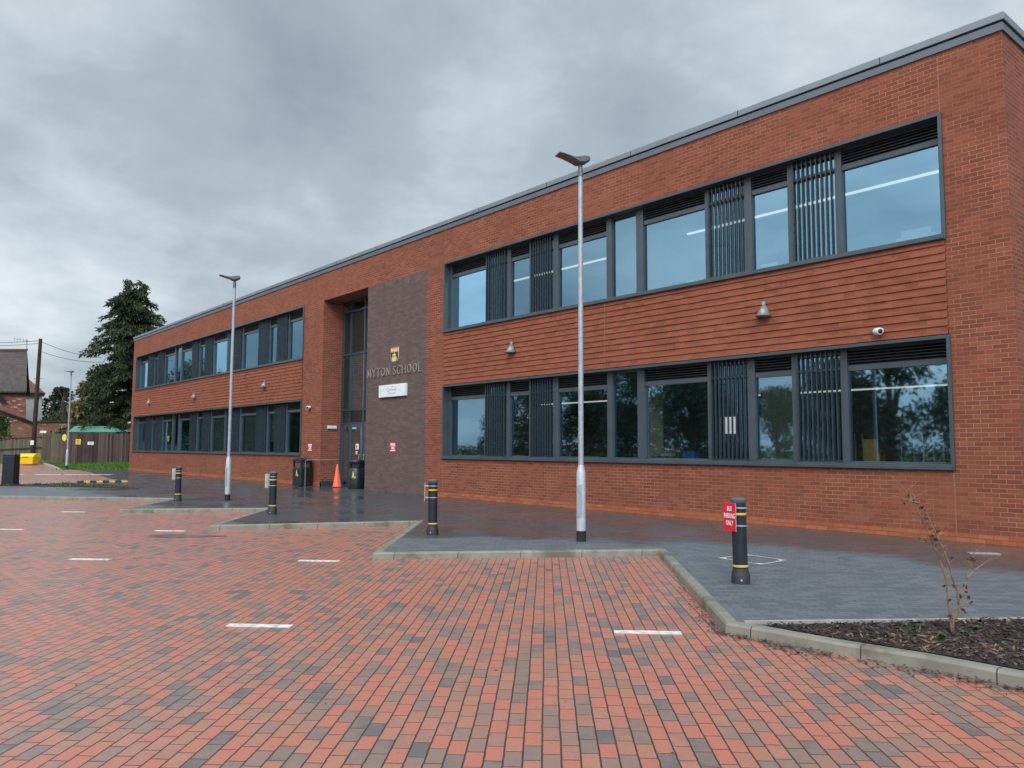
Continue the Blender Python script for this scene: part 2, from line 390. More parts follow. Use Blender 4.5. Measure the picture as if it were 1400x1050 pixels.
# ------------------------------------------------------------------ mesh helpers
class MB:
    def __init__(s): s.v = []; s.f = []; s.uv = {}
    def add(s, vs, fs):
        o = len(s.v); s.v += [Vector(p) for p in vs]; s.f += [tuple(i+o for i in f) for f in fs]; return s
    def quad(s, a, b, c, d): return s.add([a, b, c, d], [(0, 1, 2, 3)])
    def box(s, x0, x1, y0, y1, z0, z1):
        vs = [(x, y, z) for z in (z0, z1) for y in (y0, y1) for x in (x0, x1)]
        return s.add(vs, [(0, 2, 3, 1), (4, 5, 7, 6), (0, 1, 5, 4), (2, 6, 7, 3), (0, 4, 6, 2), (1, 3, 7, 5)])
    def obox(s, c, ax, ay, az):
        c = Vector(c); ax, ay, az = Vector(ax), Vector(ay), Vector(az)
        vs = [c+ax*i+ay*j+az*k for k in (-1, 1) for j in (-1, 1) for i in (-1, 1)]
        return s.add(vs, [(0, 2, 3, 1), (4, 5, 7, 6), (0, 1, 5, 4), (2, 6, 7, 3), (0, 4, 6, 2), (1, 3, 7, 5)])
    def lathe(s, prof, n=24, c=(0, 0, 0), axis=None, cap=True):
        c = Vector(c); vs = []; fs = []
        M = Matrix.Identity(3) if axis is None else Vector((0, 0, 1)).rotation_difference(Vector(axis)).to_matrix()
        for r, z in prof:
            for i in range(n):
                a = 2*math.pi*i/n; vs.append(c + M @ Vector((r*math.cos(a), r*math.sin(a), z)))
        for j in range(len(prof)-1):
            for i in range(n):
                k = (i+1) % n; fs.append((j*n+i, j*n+k, (j+1)*n+k, (j+1)*n+i))
        if cap:
            fs.append(tuple(range(n-1, -1, -1))); fs.append(tuple((len(prof)-1)*n+i for i in range(n)))
        return s.add(vs, fs)
    def tube(s, pts, rad, n=8):
        pts = [Vector(p) for p in pts]
        if not isinstance(rad, (list, tuple)): rad = [rad]*len(pts)
        vs = []; fs = []
        for i, p in enumerate(pts):
            t = (pts[min(i+1, len(pts)-1)] - pts[max(i-1, 0)]).normalized()
            a = t.orthogonal().normalized() if i == 0 else (a0 - t*a0.dot(t)).normalized()
            a0 = a; b = t.cross(a)
            for k in range(n):
                w = 2*math.pi*k/n; vs.append(p + (a*math.cos(w)+b*math.sin(w))*rad[i])
        for j in range(len(pts)-1):
            for k in range(n):
                q = (k+1) % n; fs.append((j*n+k, j*n+q, (j+1)*n+q, (j+1)*n+k))
        fs.append(tuple(range(n-1, -1, -1))); fs.append(tuple((len(pts)-1)*n+k for k in range(n)))
        return s.add(vs, fs)
    def prism(s, poly, ext):
        poly = [Vector(p) for p in poly]; ext = Vector(ext); n = len(poly)
        tri = tessellate_polygon([poly])
        vs = poly + [p+ext for p in poly]
        fs = [tuple(t) for t in tri] + [tuple(i+n for i in reversed(t)) for t in tri]
        fs += [(i, (i+1) % n, (i+1) % n+n, i+n) for i in range(n)]
        return s.add(vs, fs)
    def sheet(s, poly):
        poly = [Vector(p) for p in poly]
        return s.add(poly, [tuple(t) for t in tessellate_polygon([poly])])
    def build(s, name, mat, parent=None, loc=None, smooth=False, bevel=0, recalc=True):
        me = bpy.data.meshes.new(name); me.from_pydata([tuple(v) for v in s.v], [], s.f); me.update()
        if recalc:
            bm = bmesh.new(); bm.from_mesh(me); bmesh.ops.recalc_face_normals(bm, faces=bm.faces); bm.to_mesh(me); bm.free()
        uvl = me.uv_layers.new(name='UV')
        vs = me.vertices
        for p in me.polygons:
            n = p.normal; ax = max(range(3), key=lambda i: abs(n[i]))
            for li in p.loop_indices:
                v = vs[me.loops[li].vertex_index].co
                uvl.data[li].uv = (v.x, v.y) if ax == 2 else ((v.x, v.z) if ax == 1 else (v.y, v.z))
        me.materials.append(MATS[mat])
        if smooth:
            for p in me.polygons: p.use_smooth = True
        o = bpy.data.objects.new(name, me); col.objects.link(o)
        if parent: o.parent = parent
        if loc is not None: o.location = loc
        if smooth and not bevel:
            try: me.set_sharp_from_angle(angle=R(40))
            except Exception: pass
        if bevel:
            b = o.modifiers.new('bevel', 'BEVEL'); b.width = bevel; b.segments = 2; b.limit_method = 'ANGLE'
        return o
def tag(o, label=None, cat=None, group=None, kind=None):
    if label: o['label'] = label
    if cat: o['category'] = cat
    if group: o['group'] = group
    if kind: o['kind'] = kind
    return o
def empty(name, loc, label, cat, group=None, rz=0):
    o = bpy.data.objects.new(name, None); col.objects.link(o); o.location = loc; o.rotation_euler = (0, 0, rz)
    o.empty_display_size = .2
    return tag(o, label, cat, group)
def kids(o): return [c for c in bpy.data.objects if c.parent == o]
def copy_tree(o, parent=None):
    c = o.copy(); col.objects.link(c)
    if parent: c.parent = parent
    for ch in kids(o): copy_tree(ch, c)
    return c
def text_mb(txt, h, origin, xdir, zdir, depth=.004, sx=1.0, bold=0.0, align='CENTER'):
    cu = bpy.data.curves.new('t', 'FONT'); cu.body = txt; cu.size = 1; cu.align_x = align; cu.offset = bold; cu.resolution_u = 3
    ob = bpy.data.objects.new('t', cu); col.objects.link(ob)
    dg = bpy.context.evaluated_depsgraph_get(); me = bpy.data.meshes.new_from_object(ob.evaluated_get(dg))
    xd, zd = Vector(xdir), Vector(zdir); nd = xd.cross(zd)
    k = h/.70
    mb = MB(); mb.add([Vector(origin)+xd*(v.co.x*k*sx)+zd*(v.co.y*k)+nd*depth for v in me.vertices], [tuple(p.vertices) for p in me.polygons])
    bpy.data.objects.remove(ob); bpy.data.curves.remove(cu); bpy.data.meshes.remove(me)
    return mb

# ------------------------------------------------------------------ ground
GZ = -.09
mb = MB(); mb.quad((-900, -900, -.16), (900, -900, -.16), (900, 900, -.16), (-900, 900, -.16))
tag(mb.build('ground', 'turf'), kind='structure')
mb = MB(); mb.sheet([(-60, -30, GZ), (30, -30, GZ), (30, -1.0, GZ), (-60, -1.0, GZ)])
tag(mb.build('carriageway', 'red_pavers'), kind='structure')

KERB = [(16, -8.9), (10, -8.75), (6.5, -8.5), (4.2, -8.22), (2.5, -8.08), (1.85, -8.10), (1.2, -8.20), (.70, -8.235), (.25, -8.28), (-3.35, -4.81), (-5.63, -8.36), (-9.45, -5.10), (-11.03, -8.80),
        (-14.61, -6.13), (-16.34, -9.08), (-19.81, -6.71), (-24.0, -10.58), (-27.5, -13.8), (-45, -29.9)]
def offset_line(pts, d):
    res = []
    for i, p in enumerate(pts):
        p = Vector(p)
        ns = []
        for a, b in ((i-1, i), (i, i+1)):
            if 0 <= a and b < len(pts):
                t = (Vector(pts[b])-Vector(pts[a])).normalized(); ns.append(Vector((t.y, -t.x)))
        nn = sum(ns, Vector((0, 0))).normalized(); k = 1/max(.35, nn.dot(ns[0]))
        res.append(p + nn*(d*k))
    return res
inner = offset_line(KERB, .125)       # towards the pavement
pav = [(p.x, p.y, 0) for p in inner] + [(-53.5, -29.9, 0), (-53.5, 16, 0), (16, 16, 0)]
mb = MB(); mb.sheet(pav)
tag(mb.build('pavement', 'dark_pavers'), kind='structure')
# make sure inner offset went the right way (pavement side)
def kerb(pts, zb, name, profile_in=.125, top=.008):
    offs = [(0.0, zb-.06), (0.004, zb), (.008, top-.022), (.022, top), (profile_in-.01, top), (profile_in, top-.008), (profile_in+.002, -.03)]
    lines = [[(q.x, q.y, z) for q in offset_line(pts, d)] for d, z in offs]
    cum = [0]
    for i in range(1, len(pts)): cum.append(cum[-1] + (Vector(pts[i])-Vector(pts[i-1])).length)
    mb = MB(); vs = []; fs = []
    n = len(pts)
    for ln in lines: vs += ln
    for j in range(len(lines)-1):
        for i in range(n-1): fs.append((j*n+i, j*n+i+1, (j+1)*n+i+1, (j+1)*n+i))
    mb.add(vs, fs); o = mb.build(name, 'kerb_concrete')
    me = o.data
    for p in me.polygons:
        for li in p.loop_indices:
            vi = me.loops[li].vertex_index; me.uv_layers['UV'].data[li].uv = (cum[vi % n], vi//n*.05)
    return tag(o, kind='structure')
kerb(KERB, GZ, 'kerb')

# painted bay dashes
ux = Vector((.69, .724, 0)).normalized(); uy = Vector((-ux.y, ux.x, 0))
mb = MB()
for cx, cy in ((-.2, -8.77), (-2.55, -11.28), (-5.98, -9.0), (-8.1, -11.46), (-11.4, -9.38), (-13.5, -11.7), (-17.36, -9.84), (-19.5, -12.2)):
    mb.obox((cx, cy, GZ+.004), ux*.29, uy*.05, (0, 0, .0035))
tag(mb.build('road_markings', 'road_white'), kind='structure')
# faint chalk square and pale slab marks on the dark pavement
mb = MB()
q = [Vector((-2.26, -4.83, .004)), Vector((-2.21, -4.21, .004)), Vector((-1.56, -4.29, .004)), Vector((-1.54, -4.93, .004))]
for i in range(4):
    a, b = q[i], q[(i+1) % 4]; t = (b-a).normalized(); nn = Vector((-t.y, t.x, 0))*.013
    mb.quad(a-nn, b-nn, b+nn, a+nn)
    mb.add([a, a+t*.14, a+(q[i-1]-a).normalized()*.14], [(0, 1, 2)])
tag(mb.build('cover_outline', 'road_white'), 'white painted outline of a square cover behind the nearest bollard', 'marking')
mb = MB(); mb.obox((-.13, -1.34, .006), (.16, .13, 0), (-.05, .06, 0), (0, 0, .005))
tag(mb.build('drain_cover', 'letter_bronze'), 'small pale drain cover let into the wet paving by the right wall', 'drain cover')

# brown sludge patch on the carriageway
mb = MB(); pts = []
for i in range(40):
    a = 2*math.pi*i/40; rr = 1+.25*math.sin(3*a+1)+.12*math.sin(7*a)
    pts.append(Vector((-10.37, -9.5, GZ+.0045)) + ux*(.62*rr*math.cos(a)) + uy*(.26*rr*math.sin(a)))
mb.sheet(pts)
tag(mb.build('mud_patch', 'mud'), 'dark brown mud patch on the red paving near the kerb point', 'mud')

# planting bed at the right
bed = [(.52, -8.14), (.70, -8.10), (1.2, -8.07), (1.85, -7.97), (2.5, -7.95), (4.2, -8.08), (7, -8.35), (7, -1.6), (5.1, -1.6), (1.86, -6.1)]
mb = MB(); mb.sheet([(x, y, .012) for x, y in bed])
tag(mb.build('soil_bed', 'soil'), kind='structure')
e0, e1 = Vector((.36, -8.15, 0)), Vector((5.1, -1.62, 0)); t = (e1-e0).normalized(); nn = Vector((-t.y, t.x, 0))
mb = MB(); mb.obox((e0+e1)/2 + Vector((0, 0, 0.0)), t*((e1-e0).length/2), nn*.022, (0, 0, .022))
tag(mb.build('bed_edging', 'edging_concrete'), 'thin pale concrete edging along the back of the bark bed', 'edging')
def inside(x, y, poly):
    c = False; j = len(poly)-1
    for i in range(len(poly)):
        if (poly[i][1] > y) != (poly[j][1] > y) and x < (poly[j][0]-poly[i][0])*(y-poly[i][1])/(poly[j][1]-poly[i][1])+poly[i][0]: c = not c
        j = i
    return c
def chip(mb, p, s, rnd, tilt=1.0):
    a = rnd.uniform(0, 6.28); d = Vector((math.cos(a), math.sin(a), rnd.uniform(-.5, .5)*tilt)).normalized()
    e = Vector((-math.sin(a), math.cos(a), rnd.uniform(-.6, .6)*tilt)).normalized(); n = d.cross(e)
    l = s*rnd.uniform(.7, 2.0); w = s*rnd.uniform(.25, .6); k = s*.10
    mb.add([p+d*l*rnd.uniform(.8, 1.1), p+e*w, p-d*l*rnd.uniform(.8, 1.1), p-e*w, p+n*k], [(0, 1, 4), (1, 2, 4), (2, 3, 4), (3, 0, 4)])
rnd = random.Random(3)
mb = MB(); cnt = 0
while cnt < 9000:
    x, y = rnd.uniform(.5, 4.4), rnd.uniform(-8.2, -3.2)
    if not inside(x, y, bed): continue
    if x > 3.2 and rnd.random() < .6: continue
    edge = min(1, ((Vector((x, y, 0))-e0).dot(-nn))/.35); edge = max(0, edge)
    chip(mb, Vector((x, y, .015+rnd.uniform(0, .022))), rnd.uniform(.010, .030), rnd); cnt += 1
tag(mb.build('bark_mulch', 'bark_chip', recalc=False), 'dark bark chippings covering the planting bed by the kerb', 'bark mulch', kind='stuff')
mb = MB(); kl = [Vector(p) for p in KERB]
for _ in range(1200):
    i = rnd.choice([3, 4, 4, 5, 6, 6, 7, 8, 8]); f = rnd.random()
    p = kl[i].lerp(kl[i+1], f if i != 8 else f**1.6*.45); tt = (kl[i+1]-kl[i]).normalized(); o = Vector((-tt.y, tt.x))
    d = abs(rnd.gauss(0, .10 if i < 7 else .06))
    p = p + o*(d+.01)
    if inside(p.x, p.y, [(q.x, q.y) for q in kl] + [(-45, 10), (16, 10)]): continue
    chip(mb, Vector((p.x, p.y, GZ+.006+rnd.uniform(0, .02)*max(0, 1-d*6))), rnd.uniform(.007, .019), rnd, .45)
tag(mb.build('spilled_bark', 'bark_chip', recalc=False), 'bark chippings spilled over the kerb on the red paving', 'bark mulch', kind='stuff')

# bare shrub
SB = Vector((1.66, -7.21, 0.03)); sdp = (SB-CAM).dot(fw)
def sh(x, y, dd=0): return at(x, y, sdp+dd) - SB
shrub = empty('bare_shrub', SB, 'leafless young shrub with a few curled dead leaves in the bark bed', 'shrub')
mb = MB(); mb2 = MB()
stems = [([(1302, 866), (1300, 845), (1296, 820), (1294, 795), (1284, 762), (1272, 735), (1262, 712), (1250, 690), (1238, 672), (1218, 650)], .011, .05),
         ([(1303, 866), (1303, 848), (1311, 828), (1309, 808), (1302, 790), (1297, 770), (1288, 748), (1276, 722), (1266, 700), (1257, 688), (1242, 684), (1222, 678)], .011, -.08),
         ([(1303, 850), (1310, 838), (1316, 815), (1322, 790), (1328, 776), (1331, 758), (1327, 741)], .008, .12),
         ([(1322, 790), (1334, 778), (1352, 766), (1368, 760)], .006, .18),
         ([(1276, 722), (1264, 712), (1250, 706), (1245, 702)], .004, -.02),
         ([(1270, 742), (1258, 740), (1243, 733)], .004, .08), ([(1276, 742), (1284, 732), (1290, 722)], .004, .1),
         ([(1288, 762), (1294, 752), (1297, 748)], .003, .02), ([(1313, 830), (1326, 826), (1334, 818)], .004, .0)]
SMP = []
for pts, r0, dd in stems:
    n = len(pts)
    P = [sh(x, y, dd*(i/(n-1))) for i, (x, y) in enumerate(pts)]
    mb.tube(P, [r0*(1-.75*i/(n-1)) for i in range(n)], 6)
    SMP.extend(P[i].lerp(P[i+1], f) for i in range(n-1) for f in (0, .33, .66))
    for i in range(1, n-1):
        for _ in range(3):
            p = P[i]
            q = p + Vector((rnd.uniform(-.11, .11), rnd.uniform(-.11, .11), rnd.uniform(-.02, .10)))
            mb.tube([p, q], [.002, .001], 5)
tw = mb; STEM = SMP
for x, y in ((1250, 688), (1263, 706), (1256, 695), (1272, 722), (1268, 730), (1276, 728), (1285, 738), (1270, 740), (1243, 676), (1331, 765), (1335, 770), (1310, 802), (1318, 808), (1322, 816), (1326, 822), (1318, 812), (1316, 800), (1284, 802), (1295, 820), (1317, 838), (1302, 842), (1313, 832), (1293, 764), (1280, 745), (1248, 682), (1238, 690)):
    p = sh(x+rnd.uniform(-2, 2), y+rnd.uniform(-2, 2), rnd.uniform(-.04, .08)); lm = MB()
    a = rnd.uniform(0, 6.28); d = Vector((math.cos(a), math.sin(a), rnd.uniform(-.8, .3))).normalized(); e = d.orthogonal().normalized(); f = d.cross(e)
    s = rnd.uniform(.030, .058)
    lm.add([p, p+d*s*.5+e*s*.4, p+d*s*1.1+f*s*.3, p+d*s*.5-e*s*.4+f*s*.25, p+d*s*.6-f*s*.3], [(0, 1, 4), (1, 2, 4), (2, 3, 4), (3, 0, 4)])
    lm.build('dead_leaf', 'dead_leaf', shrub, recalc=False)
    q = min(STEM, key=lambda w: (w-p).length); tw.tube([q, q.lerp(p, .6)+Vector((0, 0, .006)), p], [.0025, .002, .0015], 5)
tw.build('branch', 'twig', shrub)
# weeds in the bed
for (x, y, d, lab) in ((1316, 862, sdp, 'small green weed growing against the stem of the bare shrub'), (1286, 866, sdp+.05, 'small green weed in the bark just left of the bare shrub'),
                       (1336, 856, sdp+.35, 'small green weed in the bark to the right of the bare shrub'), (1238, 853, sdp+.7, 'low green weed by the edging left of the shrub')):
    rr0 = ray(x, y+4); base = CAM+rr0*((.035-CAM.z)/rr0.z)
    mb = MB()
    for k in range(26):
        a = rnd.uniform(0, 6.28); l = rnd.uniform(.02, .05); hgt = rnd.uniform(.012, .036)
        d_ = Vector((math.cos(a), math.sin(a), 0)); e_ = Vector((-math.sin(a), math.cos(a), 0))*.009
        mb.add([(0, 0, 0), d_*l*.6+e_+Vector((0, 0, hgt)), d_*l+Vector((0, 0, hgt*.8)), d_*l*.6-e_+Vector((0, 0, hgt))], [(0, 1, 2, 3)])
    tag(mb.build('weed', 'weed_green', loc=base, recalc=False), lab, 'weed', 'green weeds in the bark bed')

# ------------------------------------------------------------------ school building
XL = -51.15
ZT, Z1, Z2, Z3, Z4 = 8.42, 1.225, 3.43, 5.16, 7.31
DEP = 14
bld = empty('school_building', (0, 0, 0), 'long two storey red brick school with dark framed window bands', 'school')
xs = [XL, -50.40, -25.85, -24.09, -20.62, -16.80, -15.81, -1.0, 0]
zs = [0, Z1, Z2, Z3, Z4, ZT]
mb = MB(); dk = MB()
for i in range(len(xs)-1):
    x0, x1 = xs[i], xs[i+1]
    for j in range(5):
        z0, z1 = zs[j], zs[j+1]
        if i in (1, 6) and j in (1, 2, 3): continue            # window bands and cladding
        if i == 3 and j < 4: continue                          # entrance recess
        q = [(x0, 0, z0), (x1, 0, z0), (x1, 0, z1), (x0, 0, z1)]
        if i == 4 and j < 4: dk.quad(*q)
        else: mb.quad(*q)
mb.quad((0, 0, 0), (0, DEP, 0), (0, DEP, ZT), (0, 0, ZT))
mb.quad((XL, 0, 0), (XL, DEP, 0), (XL, DEP, ZT), (XL, 0, ZT)); mb.quad((XL, DEP, 0), (0, DEP, 0), (0, DEP, ZT), (XL, DEP, ZT))
RD = 1.0
mb.quad((-24.09, 0, 0), (-24.09, RD, 0), (-24.09, RD, Z4), (-24.09, 0, Z4))
mb.quad((-24.09, 0, Z4), (-20.62, 0, Z4), (-20.62, RD, Z4), (-24.09, RD, Z4))
dk.quad((-20.62, 0, 0), (-20.62, RD+.2, 0), (-20.62, RD+.2, Z4), (-20.62, 0, Z4))
mb.build('wall', 'red_brick', bld, recalc=False)
dk.build('entrance_wall', 'purple_brick', bld, recalc=False)['label'] = 'dark purple brick panel beside the entrance'
# roof slab
mb = MB(); mb.quad((XL, 0, ZT-.05), (0, 0, ZT-.05), (0, DEP, ZT-.05), (XL, DEP, ZT-.05)); mb.build('roof', 'coping_metal', bld)
# coping: lower fascia, shadow gap, upper cap
for nm, mt, o, z0, z1 in (('fascia', 'coping_metal', .035, ZT-.012, ZT+.118), ('shadow_gap', 'black_gap', .022, ZT+.118, ZT+.148), ('coping', 'coping_top', .065, ZT+.148, ZT+.275)):
    mb = MB(); mb.box(XL-o, o, -o, .30, z0, z1); mb.box(.30-.6, o, .30, DEP+o, z0, z1); mb.box(XL-o, XL+.3, .30, DEP, z0, z1)
    mb.build(nm, mt, bld, bevel=.006 if nm == 'coping' else 0)
for x in [-1.97, -5, -8, -11, -14, -17, -20, -23, -26, -29, -32, -35, -38, -41, -44, -47]:
    MB().box(x-.006, x+.006, -.069, -.0651, ZT+.15, ZT+.273).build('coping_joint', 'black_gap', bld)
# plinth courses
mb = MB()
for x0, x1 in ((XL, -24.09), (-16.80, 0)): mb.box(x0, x1, -.004, .1, -.3, .15)
mb.box(-.1, .004, .1, DEP, -.3, .15)
mb.build('plinth', 'plinth_brick', bld)
# movement joints
for x in (-1.0, -8.92, -15.81, -24.97): MB().box(x-.006, x+.006, -.003, .02, Z4+.03 if x not in (-24.97,) else 0, ZT-.012).build('movement_joint', 'sealant', bld)
for x in (-1.0, -15.81): MB().box(x-.0065, x+.0065, -.003, .02, .15, Z1-.056).build('movement_joint', 'sealant', bld)
# lapped brick cladding between the floors: real sloped courses
for x0, x1 in ((-15.81, -1.0), (-50.40, -25.85)):
    mb = MB(); nb = 12; h = (Z3-Z2-.05)/nb
    for k in range(nb):
        z0 = Z2+.05+k*h
        mb.add([(x0, -.024, z0), (x1, -.024, z0), (x1, .000, z0+h), (x0, .000, z0+h), (x0, .03, z0), (x1, .03, z0)], [(0, 1, 2, 3), (0, 4, 5, 1)])
    mb.quad((x0, .03, Z2), (x1, .03, Z2), (x1, .03, Z3), (x0, .03, Z3))
    if x0 > -20: 
        mb2 = MB(); mb2.box(-8.927, -8.915, -.027, .0, Z2+.06, Z3-.05); mb2.build('cladding_joint', 'sealant', bld)
    mb.build('cladding', 'cladding_brick', bld, recalc=False)

# window bands
RB = [('p', -15.68, -13.95), ('f', -13.89, -12.95), ('p', -12.79, -11.97), ('f', -11.89, -11.0), ('p', -10.80, -9.04), ('t', -8.86, -8.06), ('p', -7.84, -6.05), ('f', -5.96, -5.04), ('p', -4.87, -4.03), ('f', -3.92, -3.02), ('p', -2.88, -1.12)]
LB = [('p', -50.09, -48.36), ('f', -48.3, -47.15), ('p', -47.07, -46.27), ('f', -46.2, -45.06), ('p', -44.95, -43.17), ('t', -42.97, -42.07), ('p', -41.88, -40.09), ('f', -40.0, -39.0), ('p', -38.84, -38.06), ('f', -37.97, -36.85), ('p', -36.74, -34.91),
      ('t', -34.80, -34.10), ('f', -34.0, -32.93), ('p', -32.77, -30.91), ('f', -30.85, -29.75), ('p', -29.65, -28.88), ('f', -28.8, -27.73), ('p', -27.61, -26.00)]
GY = .25
def window_band(x0, x1, z0, z1, cells, blinds):
    # projecting surround, reveals, glazing frame in one mesh
    fr = MB(); e = .055
    fr.box(x0-.03, x1+.03, -.045, GY+.05, z0-.055, z0+.045)             # sill member
    fr.box(x0, x1, -.075, -.0455, z0-.045, z0+.012)                      # sill nose
    fr.box(x0-.03, x1+.03, -.045, GY+.05, z1-.03, z1+.03)
    fr.box(x0-.03, x0+.03, -.043, GY+.05, z0+.045, z1-.03)
    fr.box(x1-.03, x1+.03, -.043, GY+.05, z0+.045, z1-.03)
    root = fr.build('window_band', 'anthracite_light', bld, bevel=.004)
    gz0, gz1 = z0+.075, z1-.06
    tz = z1-.44                                                          # glass head
    edges = [x0+.03] + [c for k, a, b in cells for c in (a, b)] + [x1-.03]
    ml = MB()
    for i in range(0, len(edges), 2):
        a, b = edges[i], edges[i+1]
        if b-a > .01: ml.box(a, b, GY-.075, GY+.05, z0+.045, z1-.03)
    for k, a, b in cells:
        ml.box(a, b, GY-.03, GY+.05, z0+.045, gz0)
        ml.box(a, b, GY-.03, GY+.05, gz1, z1-.03)
        if k == 'p': ml.box(a, b, GY-.05, GY+.05, tz, tz+.10)
    ml.build('mullion', 'anthracite_light', root, bevel=.003)
    for n, (k, a, b) in enumerate(cells):
        if k == 'p':
            MB().quad((a, GY, gz0), (b, GY, gz0), (b, GY, tz), (a, GY, tz)).build('pane', 'glass', root)
            lv = MB(); lz0 = tz+.10; nb = 5; hh = (gz1-lz0)/nb
            for q in range(nb):
                zc = lz0+q*hh
                lv.add([(a, GY-.045, zc), (b, GY-.045, zc), (b, GY+.02, zc+hh*.9), (a, GY+.02, zc+hh*.9), (a, GY-.045, zc+.012), (b, GY-.045, zc+.012)], [(0, 1, 2, 3), (0, 1, 5, 4), (4, 5, 2, 3)])
            lv.quad((a, GY+.03, lz0), (b, GY+.03, lz0), (b, GY+.03, gz1), (a, GY+.03, gz1))
            lv.build('louvre', 'louvre_dark', root, recalc=False)
        elif k == 't':
            MB().quad((a, GY, gz0), (b, GY, gz0), (b, GY, gz1), (a, GY, gz1)).build('spandrel_pane', 'glass', root)
        else:
            MB().quad((a, GY, gz0), (b, GY, gz0), (b, GY, gz1), (a, GY, gz1)).build('pane', 'glass', root)
            fn = MB(); nf = 9
            for q in range(nf):
                xc = a+.05+(b-a-.10)*q/(nf-1)
                fn.box(xc-.009, xc+.009, .108, .155, z0+.061, z1-.035)
            for zc in (z0+.065, tz+.05, z1-.10): fn.box(a, b, .156, .185, zc-.025, zc+.025)
            fn.box(a, b, -.02, .16, z0+.0455, z0+.06)
            fn.build('fin_screen', 'fin_metal', root)
        if n in blinds:
            zb = gz0+.03 if blinds[n] == 0 else gz0+(tz-gz0)*blinds[n]
            bl = MB(); bl.box(a+.02, b-.02, GY+.10, GY+.104, zb, tz); bl.build('roller_blind', 'blind_fabric', root)
            br = MB(); br.box(a+.02, b-.02, GY+.09, GY+.115, zb-.03, zb); br.build('blind_bar', 'white_plastic', root)
    return root
window_band(-15.81, -1.0, Z1, Z2, RB, {8: 0})
window_band(-15.81, -1.0, Z3, Z4, RB, {})
window_band(-50.40, -25.85, Z1, Z2, LB, {0: 0, 2: 0, 4: .5, 6: .1, 8: 0, 10: 0, 13: .0, 15: .3})
window_band(-50.40, -25.85, Z3, Z4, LB, {0: 0, 2: 0, 6: .15, 8: 0})

# rooms behind the glass
inn = MB(); cei = MB(); flr = MB(); pier = MB(); sil = MB(); spb = MB()
for fz, cz in ((0, 3.30), (4.0, 7.22)):
    for xa, xb in ((XL+.1, -24.25), (-20.45, -.1)):
        inn.quad((xa, 6.2, fz), (xb, 6.2, fz), (xb, 6.2, cz), (xa, 6.2, cz))
        cei.quad((xa, .33, cz), (xb, .33, cz), (xb, 6.2, cz), (xa, 6.2, cz))
        flr.quad((xa, .33, fz+.02), (xb, .33, fz+.02), (xb, 6.2, fz+.02), (xa, 6.2, fz+.02))
    zz = Z1 if fz == 0 else Z3
    for a, b in ((-15.81, -1.0), (-50.4, -25.85)): sil.box(a, b, GY+.055, GY+.40, zz-.05, zz+.07)
    for xa, xb, yb in ((-8.9, -8.0, 1.05), (-15.9, -15.74, 6.2), (-15.74, -15.70, .92), (-1.0, -.9, 6.2), (-42.98, -42.05, .9), (-34.85, -34.05, .9), (-50.5, -50.2, 6.2), (-25.95, -25.8, 6.2)):
        pier.box(xa, xb, GY+.12, yb, fz+.03, cz-.01)
    for xa in (-8.45, -42.5, -34.45): inn.box(xa-.08, xa+.08, 1.05, 6.19, fz+.03, cz-.01)
for b_ in (RB, LB):
    for k, a, b in b_:
        if k == 't':
            for zz0, zz1 in ((Z1, Z2), (Z3, Z4)): spb.box(a-.02, b+.02, GY+.06, GY+.11, zz0+.08, zz1-.04)
inn.build('room_wall', 'room_paint', bld, recalc=False); cei.build('room_ceiling', 'white_ceiling', bld); flr.build('room_floor', 'grey_carpet', bld)
pier.build('room_pier', 'cream_wall', bld); sil.build('window_board', 'dirty_white', bld); spb.build('spandrel_backing', 'louvre_dark', bld)
for (x0, x1, y, z, lab) in ((-7.9, -1.1, 1.98, 6.95, 'strip light on the ceiling of the upper right room'), (-15.2, -9.0, 2.3, 6.95, 'strip light on the ceiling of the upper room left of the tall pane'),
                            (-7.9, -1.1, 4.75, 2.95, 'strip light hanging in the ground floor room on the right'), (-15.4, -9.0, 3.7, 2.95, 'strip light hanging in the ground floor room left of the tall pane')):
    t = empty('strip_light', ((x0+x1)/2, y, z), 'long lit '+lab, 'strip light', 'strip lights in the classrooms')
    w = (x1-x0)/2
    MB().box(-w, w, -.035, .035, 0.015, .05).build('tube', 'tube_light', t)
    mb = MB(); mb.box(-w, w, -.045, .045, .052, .085)
    for q in (-.8, 0, .8): mb.box(q*w-.008, q*w+.008, -.008, .008, .085, .27)
    mb.build('housing', 'white_plastic', t)

# entrance glazing in the recess
ent = MB()
ex0, ex1, ey = -24.09, -20.62, RD-.1
for x in (ex0+.04, -23.42, -22.30, -21.30, ex1-.04): ent.box(x-.035, x+.035, ey-.06, ey+.08, 0, Z4)
for z in (.04, 2.46, 2.98, 5.18, 6.88, Z4-.04):
    for a, b in ((ex0+.075, -23.455), (-23.385, -22.335), (-22.265, -21.335), (-21.265, ex1-.075)): ent.box(a, b, ey-.055, ey+.08, z-.035, z+.035)
er = ent.build('entrance_glazing', 'anthracite', bld)
for a, b in ((ex0+.075, -23.455), (-23.385, -22.335), (-22.265, -21.335), (-21.265, ex1-.075)):
    for z0, z1 in ((.075, 2.425), (2.495, 2.945), (3.015, 5.145), (5.215, 6.845), (6.915, Z4-.075)):
        if z0 < .1 and a > -23.4 and b < -21.3: continue
        MB().quad((a, ey+.01, z0), (b, ey+.01, z0), (b, ey+.01, z1), (a, ey+.01, z1)).build('pane', 'glass', er)
